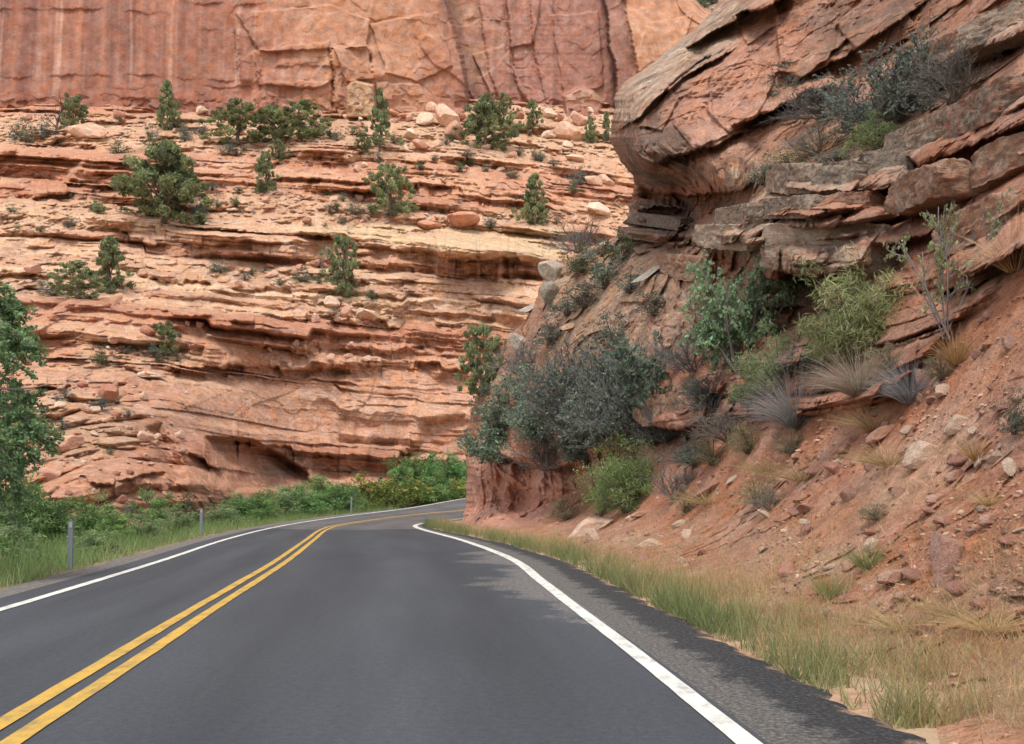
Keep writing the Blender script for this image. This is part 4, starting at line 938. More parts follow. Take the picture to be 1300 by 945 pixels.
def tuft_unit(seed, col, col2, n=160, wid=.012, spread=.6, droop=-.10):
    r = np.random.RandomState(seed); a = r.rand(n) * 2 * math.pi; t = np.sqrt(r.rand(n)) * spread
    d = np.stack([np.cos(a) * np.sin(t * 1.6), np.sin(a) * np.sin(t * 1.6), np.cos(t)], 1)
    P = grow(np.stack([np.cos(a) * t * .2, np.sin(a) * t * .2, 0 * a], 1), d, .75 + .4 * r.rand(n), 4, r, .08, droop)
    V, F = ribbons(P, wid * (.6 + .8 * r.rand(n)), .2, r)
    c = np.array(col)[None] + (np.array(col2) - np.array(col))[None] * r.rand(n, 1)
    return {None: mk_mesh("tuft", V, [F], vary(c, n, r, .18, 10), M_LEAF)}

import bmesh
def rock_mesh(seed, flat=.7, cuts=12, col=(.5, .27, .18)):
    r = np.random.RandomState(seed); bm = bmesh.new(); bmesh.ops.create_icosphere(bm, subdivisions=3, radius=1.0)
    P = np.array([v.co[:] for v in bm.verts]); fc = np.array([[v.index for v in f.verts] for f in bm.faces]); bm.free()
    for k in range(cuts):
        nrm = rnd_unit(1, r)[0]; h = .48 + .32 * r.rand(); e = np.maximum(P @ nrm - h, 0); P -= e[:, None] * nrm[None] * .96
    P = P * (1 + .06 * fbm(P[:, 0] * 2 + seed, P[:, 1] * 2, P[:, 2] * 2, 3))[:, None]
    P *= np.array([1, .75 + .3 * r.rand(), flat]); P /= np.abs(P).max(0).max()
    nn = fbm(P[:, 0] * 1.5, P[:, 1] * 1.5 + seed, P[:, 2] * 3, 3)
    C = np.array(col)[None] * (1 + .2 * nn[:, None])
    return mk_mesh("stone", P, [fc], C, M_STONE)

def stand(name, unit, loc, w_, h_, rot, label, cat, group=None, d_=None, tilt=None):
    """a plant: an Empty at its foot, its parts as children (or one mesh when it has no parts)"""
    if list(unit) == [None]:
        o = link(name, unit[None], None, label, cat, group, None, loc)
    else:
        o = link(name, None, None, label, cat, group, None, loc); o.empty_display_size = .2
        for p, me in unit.items(): link(p, me, o, kind="stuff" if p == "flowers" else None)
    o.scale = (w_, d_ or w_, h_); o.rotation_euler = (tilt[0] if tilt else 0, tilt[1] if tilt else 0, rot)
    return o
# ------------------------------------------------------------------ trees and shrubs on the slope across the road
R = np.random.RandomState(99)
JU = {k: [juniper_unit(100 + 7 * i + s, k) for s in range(2)] for i, k in enumerate(('cone', 'egg', 'broad', 'sparse'))}
def on_slope(px, py, off=0.0):
    Y = G_SLOPE.at(px, py) - off; return unproj(px, py, Y)
def grow_at(surf, name, unit, px, py, hpx, wpx, label, cat, group=None, rot=None, sink=.03, off=.15, tilt=None):
    Y = surf.at(px, py) - off; k = Y / FPX; x, y, z = unproj(px, py, Y)
    return stand(name, unit, (x, y, z - sink * hpx * k), wpx * k, hpx * k, R.rand() * 6.28 if rot is None else rot, label, cat, group, None, tilt)
JG = "junipers and pinyons on the cliff ledges"
for kind, v, px, py, h, w_, label in (
    ('cone', 0, 212, 165, 62, 38, "neat cone-shaped green juniper standing at the foot of the streaked wall"),
    ('broad', 0, 207, 284, 104, 124, "largest juniper on the slope, broad crown leaning to one side above a dark ledge"),
    ('cone', 1, 336, 245, 52, 36, "small dark juniper beside a hollow in the pale ledge"),
    ('egg', 0, 353, 208, 30, 26, "little dark juniper just above the juniper by the ledge hollow"),
    ('egg', 1, 303, 182, 50, 76, "wide rounded juniper, left half of the long dark clump under the wall"),
    ('broad', 1, 347, 180, 46, 60, "middle juniper of the long dark clump under the wall"),
    ('egg', 0, 383, 177, 46, 66, "right hand juniper of the long dark clump under the wall"),
    ('egg', 1, 94, 168, 46, 36, "green juniper growing right beside the dead bare tree"),
    ('sparse', 0, 482, 192, 80, 48, "thin open pinyon with gaps in its crown below the tan pillar"),
    ('egg', 0, 462, 196, 26, 26, "low green juniper at the foot of the thin open pinyon"),
    ('broad', 0, 618, 190, 70, 66, "bright green open pinyon in front of the rock pile under the wall"),
    ('egg', 1, 640, 160, 40, 28, "upper leafy bough of pinyon behind the bright green one"),
    ('sparse', 1, 676, 166, 40, 40, "small dull green pinyon left of the big red block at the wall base"),
    ('cone', 0, 749, 182, 34, 22, "slim grey-green juniper right of the big red block at the wall base"),
    ('cone', 1, 770, 180, 38, 18, "narrow dark juniper almost touching the overhanging rock head"),
    ('egg', 1, 494, 272, 64, 58, "dense squat juniper on the ledge above the cream slab"),
    ('cone', 0, 679, 285, 64, 46, "pointed bright juniper at the right end of the cream slab"),
    ('egg', 0, 433, 376, 76, 46, "upright juniper growing under the left end of the cream slab"),
    ('cone', 1, 139, 369, 68, 56, "leaning juniper, taller of the pair on the mid left ledge"),
    ('egg', 0, 98, 379, 46, 58, "lower bushy juniper of the pair on the mid left ledge"),
    ('egg', 1, 208, 451, 42, 46, "small round juniper alone on the smooth lower ledges")):
    grow_at(G_SLOPE, "pinyon_tree" if kind == 'sparse' or 'pinyon' in label else "juniper_tree", JU[kind][v], px, py, h, w_, label, "tree", JG)
grow_at(G_SLOPE, "dead_tree", dead_unit(5), 73, 178, 64, 58, "bare dark dead tree standing left of a green juniper under the wall", "tree")

SAGE = [bush_unit(300 + k, c, c2, 34, 34, .034, .4) for k, (c, c2) in enumerate((((.17,.20,.15), (.13,.17,.12)), ((.19,.205,.17), (.15,.17,.14)), ((.13,.16,.08), (.18,.19,.10)), ((.21,.20,.15), (.16,.15,.11))))]
SG = "sagebrush on the cliff ledges"
for px, py, h, w_, k, label in (
    (28, 178, 30, 38, 0, "large grey sagebrush at the far left of the top bench"),
    (54, 176, 26, 30, 1, "grey sagebrush between the left end and the dead tree"),
    (192, 178, 22, 26, 0, "pale sagebrush at the foot of the cone-shaped juniper"),
    (257, 172, 16, 26, 1, "small pale sagebrush left of the long juniper clump"),
    (396, 172, 26, 34, 0, "silvery sagebrush at the right end of the long juniper clump"),
    (290, 196, 16, 32, 1, "low grey sagebrush below the long juniper clump"),
    (450, 172, 14, 30, 2, "low green shrub beside the thin open pinyon"),
    (452, 272, 20, 32, 0, "grey sagebrush left of the dense squat juniper"),
    (735, 238, 30, 34, 1, "round grey sagebrush beside flat blocks below the big red block"),
    (728, 246, 16, 24, 2, "greenish shrub just under the round grey sagebrush"),
    (622, 290, 16, 22, 0, "small sagebrush right of the big orange boulder"),
    (545, 292, 12, 22, 0, "small sagebrush left of the big orange boulder"),
    (68, 376, 22, 48, 1, "spreading grey-green shrub left of the pair of junipers"),
    (280, 346, 18, 26, 0, "pale green shrub among loose stones right of the dark ledge"),
    (405, 340, 12, 20, 1, "little grey shrub among stones by the upright juniper"),
    (196, 452, 16, 28, 1, "grey shrub at the foot of the small round juniper"),
    (130, 462, 22, 34, 2, "yellow-green shrub on the broken lower left ledge"),
    (300, 198, 12, 20, 3, "straw coloured shrub under the juniper clump"),
    (150, 195, 18, 34, 2, "low green shrub on the bench right of the dead tree"),
    (128, 520, 20, 30, 1, "grey shrub among tumbled rock near the roadside tree"),
    (165, 655, 22, 24, 0, "grey shrub on the lowest tumbled slabs"),
    (86, 252, 14, 26, 3, "dry shrub over the dark left ledge"),
    (120, 268, 18, 30, 2, "dull green shrub left of the largest juniper"),
    (250, 275, 26, 30, 0, "sagebrush at the right foot of the largest juniper"),
    (300, 262, 14, 26, 2, "small green shrub on the debris below the ledge hollow")):
    grow_at(G_SLOPE, "sagebrush", SAGE[k], px, py, h, w_, label, "shrub", SG)
bands = [(0,430,150,192,14), (430,760,160,235,16), (230,470,240,288,12), (0,160,255,295,7), (430,720,258,288,8), (260,440,335,362,9), (400,500,370,410,4), (0,170,352,380,6), (120,260,438,464,6), (40,190,495,580,9), (560,720,205,235,5)]
for x0, x1, y0, y1, n_ in bands:
    for k in range(n_):
        px, py = x0 + (x1 - x0) * R.rand(), y0 + (y1 - y0) * R.rand(); h = 6 + 9 * R.rand()
        grow_at(G_SLOPE, "sagebrush", SAGE[R.randint(4)], px, py, h, h * (1.2 + R.rand()), "tiny grey-green shrub dotted over the benches of the far slope", "shrub", "tiny shrubs scattered on the far slope")

for px, py, h, w_, k, label in ((872, 12, 16, 30, 2, "green brush on the far hillside, left of the gap behind the rock head"), (890, 14, 18, 34, 2, "green brush on the far hillside in the middle of the gap"), (905, 6, 14, 30, 1, "grey brush on the far hillside against the rock head"), (884, -2, 14, 40, 1, "grey brush on the far hillside at the top of the picture")):
    grow_at(G_FAR, "brush", SAGE[k], px, py, h, w_, label, "shrub", "brush on the far hillside")

# ------------------------------------------------------------------ rocks of the far slope
RK = [rock_mesh(400 + k, f, 12, c) for k, (f, c) in enumerate(((.6,(.56,.31,.21)), (.5,(.50,.24,.15)), (.75,(.62,.38,.26)), (.45,(.68,.50,.36)), (.65,(.42,.19,.12)), (.55,(.58,.36,.25))))]
def rock_at(surf, name, mesh, px, py, wpx, hpx, label, group=None, tilt=(0, 0), rot=None, off=.1, sink=.25, cat="rock"):
    Y = surf.at(px, py) - off; k = Y / FPX; x, y, z = unproj(px, py, Y)
    o = link(name, mesh, None, label, cat, group, None, (x, y, z + hpx * k * (.5 - sink)))
    o.scale = (wpx * k * .52, wpx * k * .45, hpx * k * .75); o.rotation_euler = (tilt[0], tilt[1], R.rand() * 6.28 if rot is None else rot); return o
BG = "fallen rocks on the far slope"
for px, py, w_, h, m_, label in (
    (586, 290, 58, 30, 1, "big orange-red boulder sitting on the cream slab"),
    (546, 292, 32, 20, 1, "smaller red boulder left of the big orange one"),
    (423, 390, 28, 22, 3, "pale angular boulder beneath the upright juniper"),
    (466, 402, 32, 16, 3, "pale flat rock right of the pale angular boulder"),
    (440, 400, 18, 14, 0, "small grey rock between the two pale boulders"),
    (110, 174, 52, 20, 2, "rounded tan hump of rock right of the dead tree"),
    (302, 170, 22, 10, 2, "small tan rock in front of the wide rounded juniper"),
    (534, 138, 26, 30, 0, "upright red block leaning on the wall by the tan pillar"),
    (565, 160, 38, 34, 2, "largest block of the rock pile left of the bright pinyon"),
    (540, 158, 26, 22, 3, "pale block on the left side of the rock pile"),
    (578, 174, 34, 22, 0, "blocky red rock at the lower right of the rock pile"),
    (520, 176, 26, 16, 3, "pale low rock at the left foot of the rock pile"),
    (534, 190, 26, 20, 1, "dark red rock below the rock pile"),
    (512, 192, 20, 12, 3, "cream rock beside the dark red rock"),
    (695, 176, 22, 14, 3, "cream rock under the dull green pinyon"),
    (724, 176, 40, 24, 2, "tan boulder below the big red block"),
    (735, 158, 32, 18, 0, "broken rock heaped against the big red block"),
    (752, 234, 26, 14, 2, "flat tan block, left of two side by side"),
    (769, 234, 24, 14, 2, "flat tan block, right of two side by side"),
    (758, 272, 36, 20, 3, "rounded pale boulder near the foot of the rock head"),
    (730, 204, 28, 12, 3, "low cream rock above the round grey sagebrush"),
    (190, 425, 24, 16, 4, "dark red rock left of the small round juniper"),
    (242, 442, 14, 11, 4, "dark square rock right of the small round juniper"),
    (40, 345, 22, 12, 0, "red block lying on the far left ledge"),
    (190, 480, 46, 14, 3, "pale jutting slab over a dark gap on the lower left slope"),
    (140, 505, 34, 26, 4, "dark broken block at the end of the lower left ledge"),
    (84, 570, 52, 24, 0, "rounded salmon boulder near the roadside tree"),
    (185, 560, 30, 18, 2, "tilted slab among the tumbled rocks"),
    (60, 610, 44, 20, 0, "flat salmon boulder low behind the roadside tree")):
    rock_at(G_SLOPE, "boulder", RK[m_], px, py, w_, h, label, BG, (R.normal() * .15, R.normal() * .15))
for k in range(46):
    px = 770 * R.rand() if k % 3 else 430 + 330 * R.rand(); w_ = 8 + 22 * R.rand() ** 2
    rock_at(G_SLOPE, "rock", RK[R.randint(6)], px, 142 + 16 * R.rand(), w_, w_ * (.5 + .5 * R.rand()), "broken rock lying along the foot of the sheer wall", "broken rocks at the foot of the wall", (R.normal() * .3, R.normal() * .3))
for x0, x1, y0, y1, n_ in [(0,430,150,190,16), (430,770,140,235,60), (240,460,245,288,18), (430,760,262,288,14), (260,440,332,362,26), (400,500,376,412,12), (110,260,440,470,14), (30,240,490,640,90), (200,560,400,480,24), (0,200,380,480,20), (0,160,260,296,10), (0,160,358,378,8)]:
    for k in range(n_):
        px, py = x0 + (x1 - x0) * R.rand(), y0 + (y1 - y0) * R.rand(); w_ = 6 + 12 * R.rand() ** 2
        rock_at(G_SLOPE, "rock", RK[R.randint(6)], px, py, w_, w_ * (.45 + .4 * R.rand()), "small fallen block lying among others on the benches of the far slope", "small blocks strewn on the far slope", (R.normal() * .25, R.normal() * .25))

# ------------------------------------------------------------------ plants on the outcrop and bank
def out(name, unit, px, py, h, w_, label, cat="shrub", group=None, **kw): return grow_at(G_OUT, name, unit, px, py, h, w_, label, cat, group, **kw)
GREY = (.20, .18, .165)
out("bare_shrub", twig_unit(501, (.135,.12,.11), (.19,.225,.18), 15000, 40, .016, 1.0, 340, 1700), 1128, 165, 128, 150, "big grey tangled shrub on the upper ledge of the outcrop", rot=.4)
out("bare_shrub", twig_unit(502, (.12,.10,.09), (.14,.16,.12), 2600, 20, .010), 1212, 128, 84, 96, "dark bare shrub under the topmost slab, right of the big grey tangle")
out("blue_green_shrub", bush_unit(503, (.14,.19,.15), (.17,.21,.17), 40, 44, .026, .4), 1000, 135, 48, 74, "blue-green shrub left of the big grey tangle")
out("blue_green_shrub", twig_unit(504, (.13,.11,.10), (.11,.15,.12), 2200, 22, .013), 1046, 150, 50, 96, "dark twiggy shrub hanging under the blue-green one")
out("broom_shrub", bush_unit(505, (.15,.21,.08), (.22,.25,.12), 44, 56, .055, .10, .22, .8), 1112, 194, 48, 76, "green broom at the foot of the big grey tangle")
out("bare_shrub", twig_unit(506, (.19,.165,.14), (.17,.18,.13), 700, 22, .011), 1035, 196, 40, 90, "dry brown twigs left of the green broom on the upper ledge")
out("sagebrush", bush_unit(507, (.18,.20,.18), (.24,.22,.14), 36, 36, .03), 968, 234, 36, 50, "grey sagebrush with straw tips at the end of the lichen grey blocks")
out("leafy_shrub", tree_unit(508, (.22,.31,.175), 6500, .022, 10, 110, 600, .8, clump=.05), 938, 474, 178, 122, "tall leafy green shrub with round leaves beside the hollow", rot=.3)
out("broom_shrub", bush_unit(509, (.25,.29,.12), (.36,.37,.19), 120, 90, .038, .10, .22, .8), 1092, 456, 138, 160, "large green broom bush under the pale slab")
out("broom_shrub", bush_unit(510, (.22,.30,.14), (.31,.35,.19), 90, 80, .042, .10, .22, .8), 990, 505, 86, 110, "green broom lower left of the large broom bush")
out("broom_shrub", bush_unit(511, (.17,.23,.10), (.24,.27,.15), 44, 56, .055, .10, .22, .8), 952, 512, 46, 64, "small green broom at the foot of the tall leafy shrub")
out("grey_bunchgrass", tuft_unit(512, (.21,.205,.21), (.37,.35,.325), 900, .0045, .72, -.20), 1012, 542, 92, 78, "big clump of grey bunchgrass drooping downhill", "grass clump")
out("grey_bunchgrass", tuft_unit(513, (.22,.215,.22), (.39,.38,.37), 700, .006, .7, -.2), 1155, 510, 70, 56, "smaller clump of grey bunchgrass at the edge of the red bank", "grass clump")
out("grey_bunchgrass", tuft_unit(514, (.25,.21,.17), (.42,.35,.26), 900, .005, .75, -.18), 1090, 500, 70, 74, "dull brown dry clump between the brooms and the bunchgrass", "grass clump")
out("bare_shrub", twig_unit(515, (.17,.15,.13), (.19,.17,.10), 500, 24, .011), 925, 560, 60, 84, "dry grey twigs below the tall leafy shrub")
out("sapling", tree_unit(516, (.24,.27,.12), 900, .016, 5, 40, 130, .62, (.17,.15,.14), .65, .02, .010), 1203, 425, 205, 126, "thin sapling with sparse yellowing leaves at the top of the bank", "tree", rot=1.1)
DRY, DRY2 = (.42, .29, .13), (.52, .40, .22)
ORG = [tuft_unit(600 + k, (.40,.22,.09), (.50,.34,.16), 170) for k in range(2)]
STR = [tuft_unit(610 + k, DRY, DRY2, 330, .0045, .85, -.12) for k in range(3)]
GRN = [tuft_unit(620 + k, (.22,.27,.09), (.36,.36,.15), 240, .007, .6) for k in range(2)]
out("grass_tuft", ORG[0], 1214, 462, 48, 44, "orange dry grass tuft at the foot of the thin sapling", "grass")
out("grass_tuft", tuft_unit(630, (.42,.24,.12), (.50,.36,.22), 110, .007, .7, -.14), 1290, 342, 90, 74, "long orange grass bending over the rock at the right edge", "grass")
# the dense mass over the nose
out("bare_shrub", twig_unit(520, (.13,.115,.11), (.19,.235,.18), 12500, 44, .015, 1.0, 360, 2000), 742, 560, 146, 150, "huge dark grey twiggy shrub in the middle of the thicket over the nose", rot=2.)
out("bare_shrub", twig_unit(521, (.15,.135,.13), (.19,.24,.185), 10500, 40, .016, 1.0, 360, 2000), 800, 560, 150, 120, "twiggy half-leafy shrub on the right of the thicket")
out("blue_green_shrub", bush_unit(522, (.18,.245,.165), (.23,.285,.20), 90, 80, .026, .4, .22), 642, 586, 104, 116, "dense blue-green shrub hanging over the left of the nose")
out("blue_green_shrub", bush_unit(523, (.18,.24,.17), (.23,.28,.205), 70, 70, .026, .4), 690, 560, 80, 84, "blue-green shrub between the dense one and the twiggy mass")
out("blue_green_shrub", tree_unit(524, (.18,.235,.175), 5200, .021, 8, 60, 260, 1.0), 828, 534, 122, 110, "open blue-green leafy shrub above the undercut ledge")
out("blue_green_shrub", bush_unit(525, (.15,.20,.155), (.20,.245,.19), 60, 60, .03, .42), 746, 590, 62, 80, "small blue-green shrub under the huge twiggy one")
out("bare_shrub", twig_unit(526, (.15,.135,.125), (.11,.14,.10), 900, 24, .011), 700, 596, 70, 80, "dark twigs dangling over the undercut of the nose")
out("bare_shrub", twig_unit(527, (.19,.17,.16), None, 0, 22, .01), 880, 470, 70, 90, "bare pale twigs against the brown rock face")
out("juniper_tree", JU['egg'][0], 612, 500, 86, 62, "dark green juniper clinging to the left tip of the outcrop", "tree", off=.6)
out("broom_shrub", bush_unit(528, (.18,.265,.095), (.27,.33,.14), 110, 100, .028, .13, .2, .7), 798, 648, 96, 106, "round bright green bush at the foot of the thicket")
out("broom_shrub", bush_unit(529, (.17,.25,.08), (.24,.31,.11), 60, 60, .022, .4), 786, 640, 92, 86, "leafy lime shoots rising inside the round bright green bush")
out("bare_shrub", twig_unit(530, (.19,.165,.15), (.2,.17,.1), 500, 22, .012), 858, 634, 58, 62, "grey dead twigs right of the round bright green bush")
out("bare_shrub", twig_unit(531, (.20,.18,.14), (.22,.19,.10), 600, 20, .012), 975, 645, 34, 54, "low dry shrub in the middle of the red bank")
out("sagebrush", bush_unit(532, (.10,.125,.085), (.15,.16,.12), 40, 50, .022, .35), 1288, 550, 62, 66, "dark sagebrush at the right edge of the bank")
for px, py, h, w_, sd_, kind, label in ((720, 520, 80, 96, 541, 't', "grey twiggy shrub on the upper left of the thicket"), (780, 500, 84, 90, 542, 't', "grey twiggy shrub on the upper right of the thicket"),
    (672, 540, 70, 70, 543, 'b', "dusky green shrub behind the dense blue-green one"), (768, 560, 64, 70, 544, 'b', "blue-green leafy clump low in the middle of the thicket"), (815, 500, 60, 70, 545, 'b', "blue-green clump at the top right of the thicket"),
    (845, 560, 60, 66, 546, 't', "grey brown twigs under the undercut ledge"), (905, 520, 60, 70, 547, 't', "grey twigs left of the tall leafy shrub"), (1040, 470, 54, 84, 548, 't', "grey twigs between the two green brooms"), (880, 590, 50, 70, 549, 't', "low grey brush at the top of the bank")):
    u = twig_unit(sd_, (.135,.12,.115), (.195,.24,.185), 5600, 30, .017, 1.0, 220, 1000) if kind == 't' else bush_unit(sd_, (.175,.235,.17), (.235,.285,.21), 80, 70, .027, .42, .22)
    out("bare_shrub" if kind == 't' else "blue_green_shrub", u, px, py, h, w_, label)
# shelf below the big head
for px, py, h, w_, k, label in ((720, 400, 36, 60, 0, "grey-green shrub below the perched pale boulder"), (830, 400, 40, 56, 3, "dry shrub on the brown face left of the tall leafy shrub"), (700, 440, 40, 60, 1, "grey shrub on the brown slope over the thicket"), (768, 365, 66, 76, 0, "leafy grey-green shrub on the shelf under the rock head"), (738, 345, 42, 54, 2, "green shrub at the left of the shelf"), (790, 330, 44, 50, 2, "green shrub tucked under the rock head"),
                             (742, 390, 40, 60, 3, "dry shrub below the shelf"), (800, 372, 34, 50, 1, "grey shrub beside the leaning dead log"), (778, 440, 50, 70, 0, "blue-grey shrub on the brown face under the shelf")):
    out("sagebrush", SAGE[k], px, py, h, w_, label, group="shrubs on the outcrop shelf")
out("bare_shrub", twig_unit(533, (.18,.16,.15), (.17,.19,.13), 500, 18, .012), 735, 320, 56, 66, "bare twigs on the skyline left of the rock head")
out("bare_shrub", twig_unit(534, (.18,.16,.15), (.16,.17,.12), 500, 18, .012), 670, 480, 66, 86, "pale twigs at the top of the thicket below the skyline boulder")
BR = [bush_unit(560 + k, (.24,.20,.12), (.30,.27,.15), 50, 50, .05, .07, .25, .8) for k in range(2)]
for px, py, h, w_, k, label in ((905, 590, 40, 70, 0, "brownish dry brush under the grey twigs on the upper bank"), (950, 575, 44, 70, 1, "olive dry brush below the big grey bunchgrass"), (870, 650, 34, 54, 1, "dry brush right below the grey dead twigs"),
    (1005, 575, 34, 60, 0, "dry brush at the lower edge of the big grey bunchgrass"), (960, 640, 40, 76, 1, "wide dry brush behind the low dry shrub"), (1195, 480, 40, 50, 0, "dry brush below the orange tuft"), (720, 660, 36, 60, 0, "dry brush at the foot of the red nose"), (765, 655, 30, 60, 1, "dry brush left under the round bright green bush"),
    (1130, 470, 40, 70, 0, "dry brush between the large green broom and the sapling"), (1110, 660, 26, 60, 1, "low dry brush in the middle of the lower bank")):
    out("dry_brush", BR[k], px, py, h, w_, label)
out("sagebrush", SAGE[2], 1000, 214, 22, 60, "low green weeds along the top of the lichen grey blocks")
out("sagebrush", SAGE[1], 1060, 206, 20, 60, "grey weeds on the ledge above the lichen grey blocks")
for px, py, h, w_, u, label in ((1100, 722, 40, 44, GRN[0], "yellow-green weed on the lower red bank"), (1052, 760, 40, 40, GRN[1], "green weed behind the roadside grass"), (1240, 585, 36, 34, ORG[1], "brown dry tuft high on the bank under the sagebrush"),
    (1110, 545, 40, 60, STR[0], "straw tuft under the grey bunchgrass"), (1130, 590, 40, 80, STR[1], "spreading straw tuft in the middle of the pale soil"), (1020, 610, 36, 70, STR[2], "straw tuft left of the pale soil"),
    (1255, 640, 26, 34, STR[1], "small straw tuft below the brown dry tuft"), (975, 600, 30, 60, STR[0], "straw tuft above the low dry shrub"), (1200, 780, 30, 60, STR[2], "straw tuft under the red block"), (1045, 755, 34, 20, ORG[0], "rusty upright tuft by the roadside grass"),
    (900, 640, 28, 60, STR[1], "straw tuft right of the dead twigs"), (1260, 800, 40, 90, STR[0], "wide straw tuft at the lower right corner"), (1150, 800, 40, 90, STR[1], "wide straw tuft above the shoulder")):
    out("grass_tuft", u, px, py, h, w_, label, "grass", off=.05)

# ------------------------------------------------------------------ jointed ledge blocks of the outcrop
def slab_mesh(seed, aspect, col, col2, lich=.5):
    """angular bedded block: a subdivided box, chipped by planes, grooved along its bedding"""
    r = np.random.RandomState(seed); Vs, Fs, o = [], [], 0
    nx = int(np.clip(16 * aspect, 20, 70)); ny, nz = 16, 22
    def face(nu, nv, f):
        nonlocal o
        U, W_ = np.meshgrid(np.linspace(-1, 1, nu), np.linspace(-1, 1, nv)); Vs.append(f(U, W_).reshape(-1, 3)); Fs.append(grid_faces(nv, nu) + o); o += nu * nv
    one = np.ones_like
    face(nx, nz, lambda a, b: np.stack([a, -one(a), b], -1)); face(nx, nz, lambda a, b: np.stack([-a, one(a), b], -1))
    face(ny, nz, lambda a, b: np.stack([one(a), a, b], -1)); face(ny, nz, lambda a, b: np.stack([-one(a), -a, b], -1))
    face(nx, ny, lambda a, b: np.stack([a, b, one(a)], -1)); face(nx, ny, lambda a, b: np.stack([a, -b, -one(a)], -1))
    P = np.concatenate(Vs) * np.array([aspect, 1.2, 1.0])
    for k in range(9):
        nn = rnd_unit(1, r)[0] * np.array([1, 1, .8]); nn /= np.linalg.norm(nn); h = (np.abs(nn) * np.array([aspect, 1.2, 1.0])).sum() * (.74 + .2 * r.rand())
        P -= np.maximum(P @ nn - h, 0)[:, None] * nn
    zz = P[:, 2] + .12 * fbm(P[:, 0] * .6 + seed, P[:, 1] * .6, P[:, 2] * .5, 3)
    i, t, th = strata(zz, .42, seed, -2, 3); prot = vrow(i, P[:, 0] / 1.1 + 3, seed, 6.)
    gro = np.exp(-((t - .02) / .10) ** 2)
    rad = P * np.array([1, 1, 0]); rad /= np.linalg.norm(rad, axis=1)[:, None] + 1e-6
    P = P + rad * (.16 * (prot - .5) - .11 * gro)[:, None]
    P = P + .12 * np.stack([fbm(P[:, 0] * .9 + k * 7 + seed, P[:, 1] * .9, P[:, 2] * 1.2, 4) for k in range(3)], 1)
    n1 = fbm(P[:, 0] * .9 + seed, P[:, 1], P[:, 2] * 1.5, 4); n2 = fbm(P[:, 0] * 2.6, P[:, 1] * 2.6 + seed, P[:, 2] * 4, 3)
    C = np.array(col)[None] + (np.array(col2) - np.array(col))[None] * np.clip(.5 + n1, 0, 1)[:, None]
    C = C + (np.array((.13,.105,.09))[None] - C) * (lich * sstep(.05, .5, n2))[:, None]
    return mk_mesh("ledge_block", P, Fs, C, M_OUT, True)
RED, TAN, GRY, PAL = (.44,.205,.125), (.50,.33,.225), (.36,.29,.225), (.54,.43,.33)
for k, (x0, y0, x1, y1, th_, prot, c1, c2, li, label) in enumerate((
    (980, 226, 1052, 229, 36, .5, GRY, TAN, .8, "lichen grey block, left of the row under the weedy ledge"),
    (1046, 228, 1100, 226, 38, .55, GRY, PAL, .7, "lichen grey block, middle of the row under the weedy ledge"),
    (1096, 222, 1160, 208, 44, .6, (.28,.22,.175), GRY, .8, "dark lichen block at the right end of the row, beside the long slab"),
    (918, 278, 976, 272, 26, .5, GRY, TAN, .8, "small grey block at the left of the second row"),
    (972, 266, 1046, 262, 26, .45, GRY, TAN, .8, "grey block in the middle of the second row"),
    (1042, 262, 1120, 256, 26, .4, TAN, RED, .5, "reddish block at the right of the second row"),
    (893, 300, 986, 304, 30, .8, TAN, PAL, .35, "left slab of the pale overhanging pair above the hollow"),
    (982, 314, 1110, 316, 58, .9, PAL, TAN, .35, "thick right slab of the pale overhanging pair above the hollow"),
    (1144, 192, 1222, 160, 40, .75, TAN, GRY, .6, "lower half of the long slab climbing to the right edge"),
    (1216, 164, 1300, 122, 46, .75, RED, GRY, .6, "upper half of the long slab climbing to the right edge"),
    (1168, 78, 1240, 52, 34, 1.0, TAN, RED, .5, "reddish slab, left half, under the topmost shrubs"),
    (1234, 56, 1320, 24, 38, 1.0, TAN, GRY, .5, "reddish slab, right half, at the top right corner"),
    (1162, 258, 1236, 222, 44, .3, RED, TAN, .35, "smooth red block under the long slab"),
    (1230, 226, 1310, 186, 46, .3, RED, TAN, .35, "smooth red block by the right edge under the long slab"),
    (1196, 316, 1300, 262, 50, .5, TAN, RED, .4, "broad tan block behind the thin sapling"),
    (1215, 352, 1290, 318, 40, .35, RED, TAN, .4, "red block above the head of the bank"),
    (808, 259, 866, 268, 14, .2, (.26,.17,.13), RED, .7, "dark thin bed, uppermost in the neck under the rock head"),
    (800, 276, 878, 286, 15, .45, (.30,.20,.15), GRY, .7, "dark thin bed in the middle of the neck"),
    (792, 295, 858, 303, 14, .55, (.34,.22,.16), TAN, .7, "dark thin bed lowest in the neck, above the shelf"),
    (818, 524, 906, 516, 40, .7, RED, TAN, .5, "brown ledge block jutting over the dark undercut right of the thicket"),
    (835, 335, 905, 345, 30, .3, TAN, RED, .5, "brown block at the top of the face left of the tall leafy shrub"))):
    Ya, Yb = G_OUT.at(x0, y0), G_OUT.at(x1, y1)
    A, B = np.array(unproj(x0, y0, Ya)), np.array(unproj(x1, y1, Yb)); hz_ = th_ * .5 * (Ya + Yb) / FPX * .5
    e1 = B - A; Ln = np.linalg.norm(e1); e1 /= Ln; e3 = np.array([0, 0, 1.]) - e1 * e1[2]; e3 /= np.linalg.norm(e3); e2 = np.cross(e3, e1)
    if e2[1] < 0: e2 = -e2; e1 = -e1
    asp = Ln * .5 / hz_ ; c = (A + B) / 2 + e2 * (hz_ * 1.2 - prot * .55)
    o = link("ledge_block", slab_mesh(900 + k, asp, c1, c2, li), None, label, "rock ledge", "jointed ledge blocks of the outcrop", None, c)
    from mathutils import Matrix
    o.rotation_euler = Matrix(np.stack([e1, e2, e3], 1).tolist()).to_euler(); o.scale = (hz_,) * 3

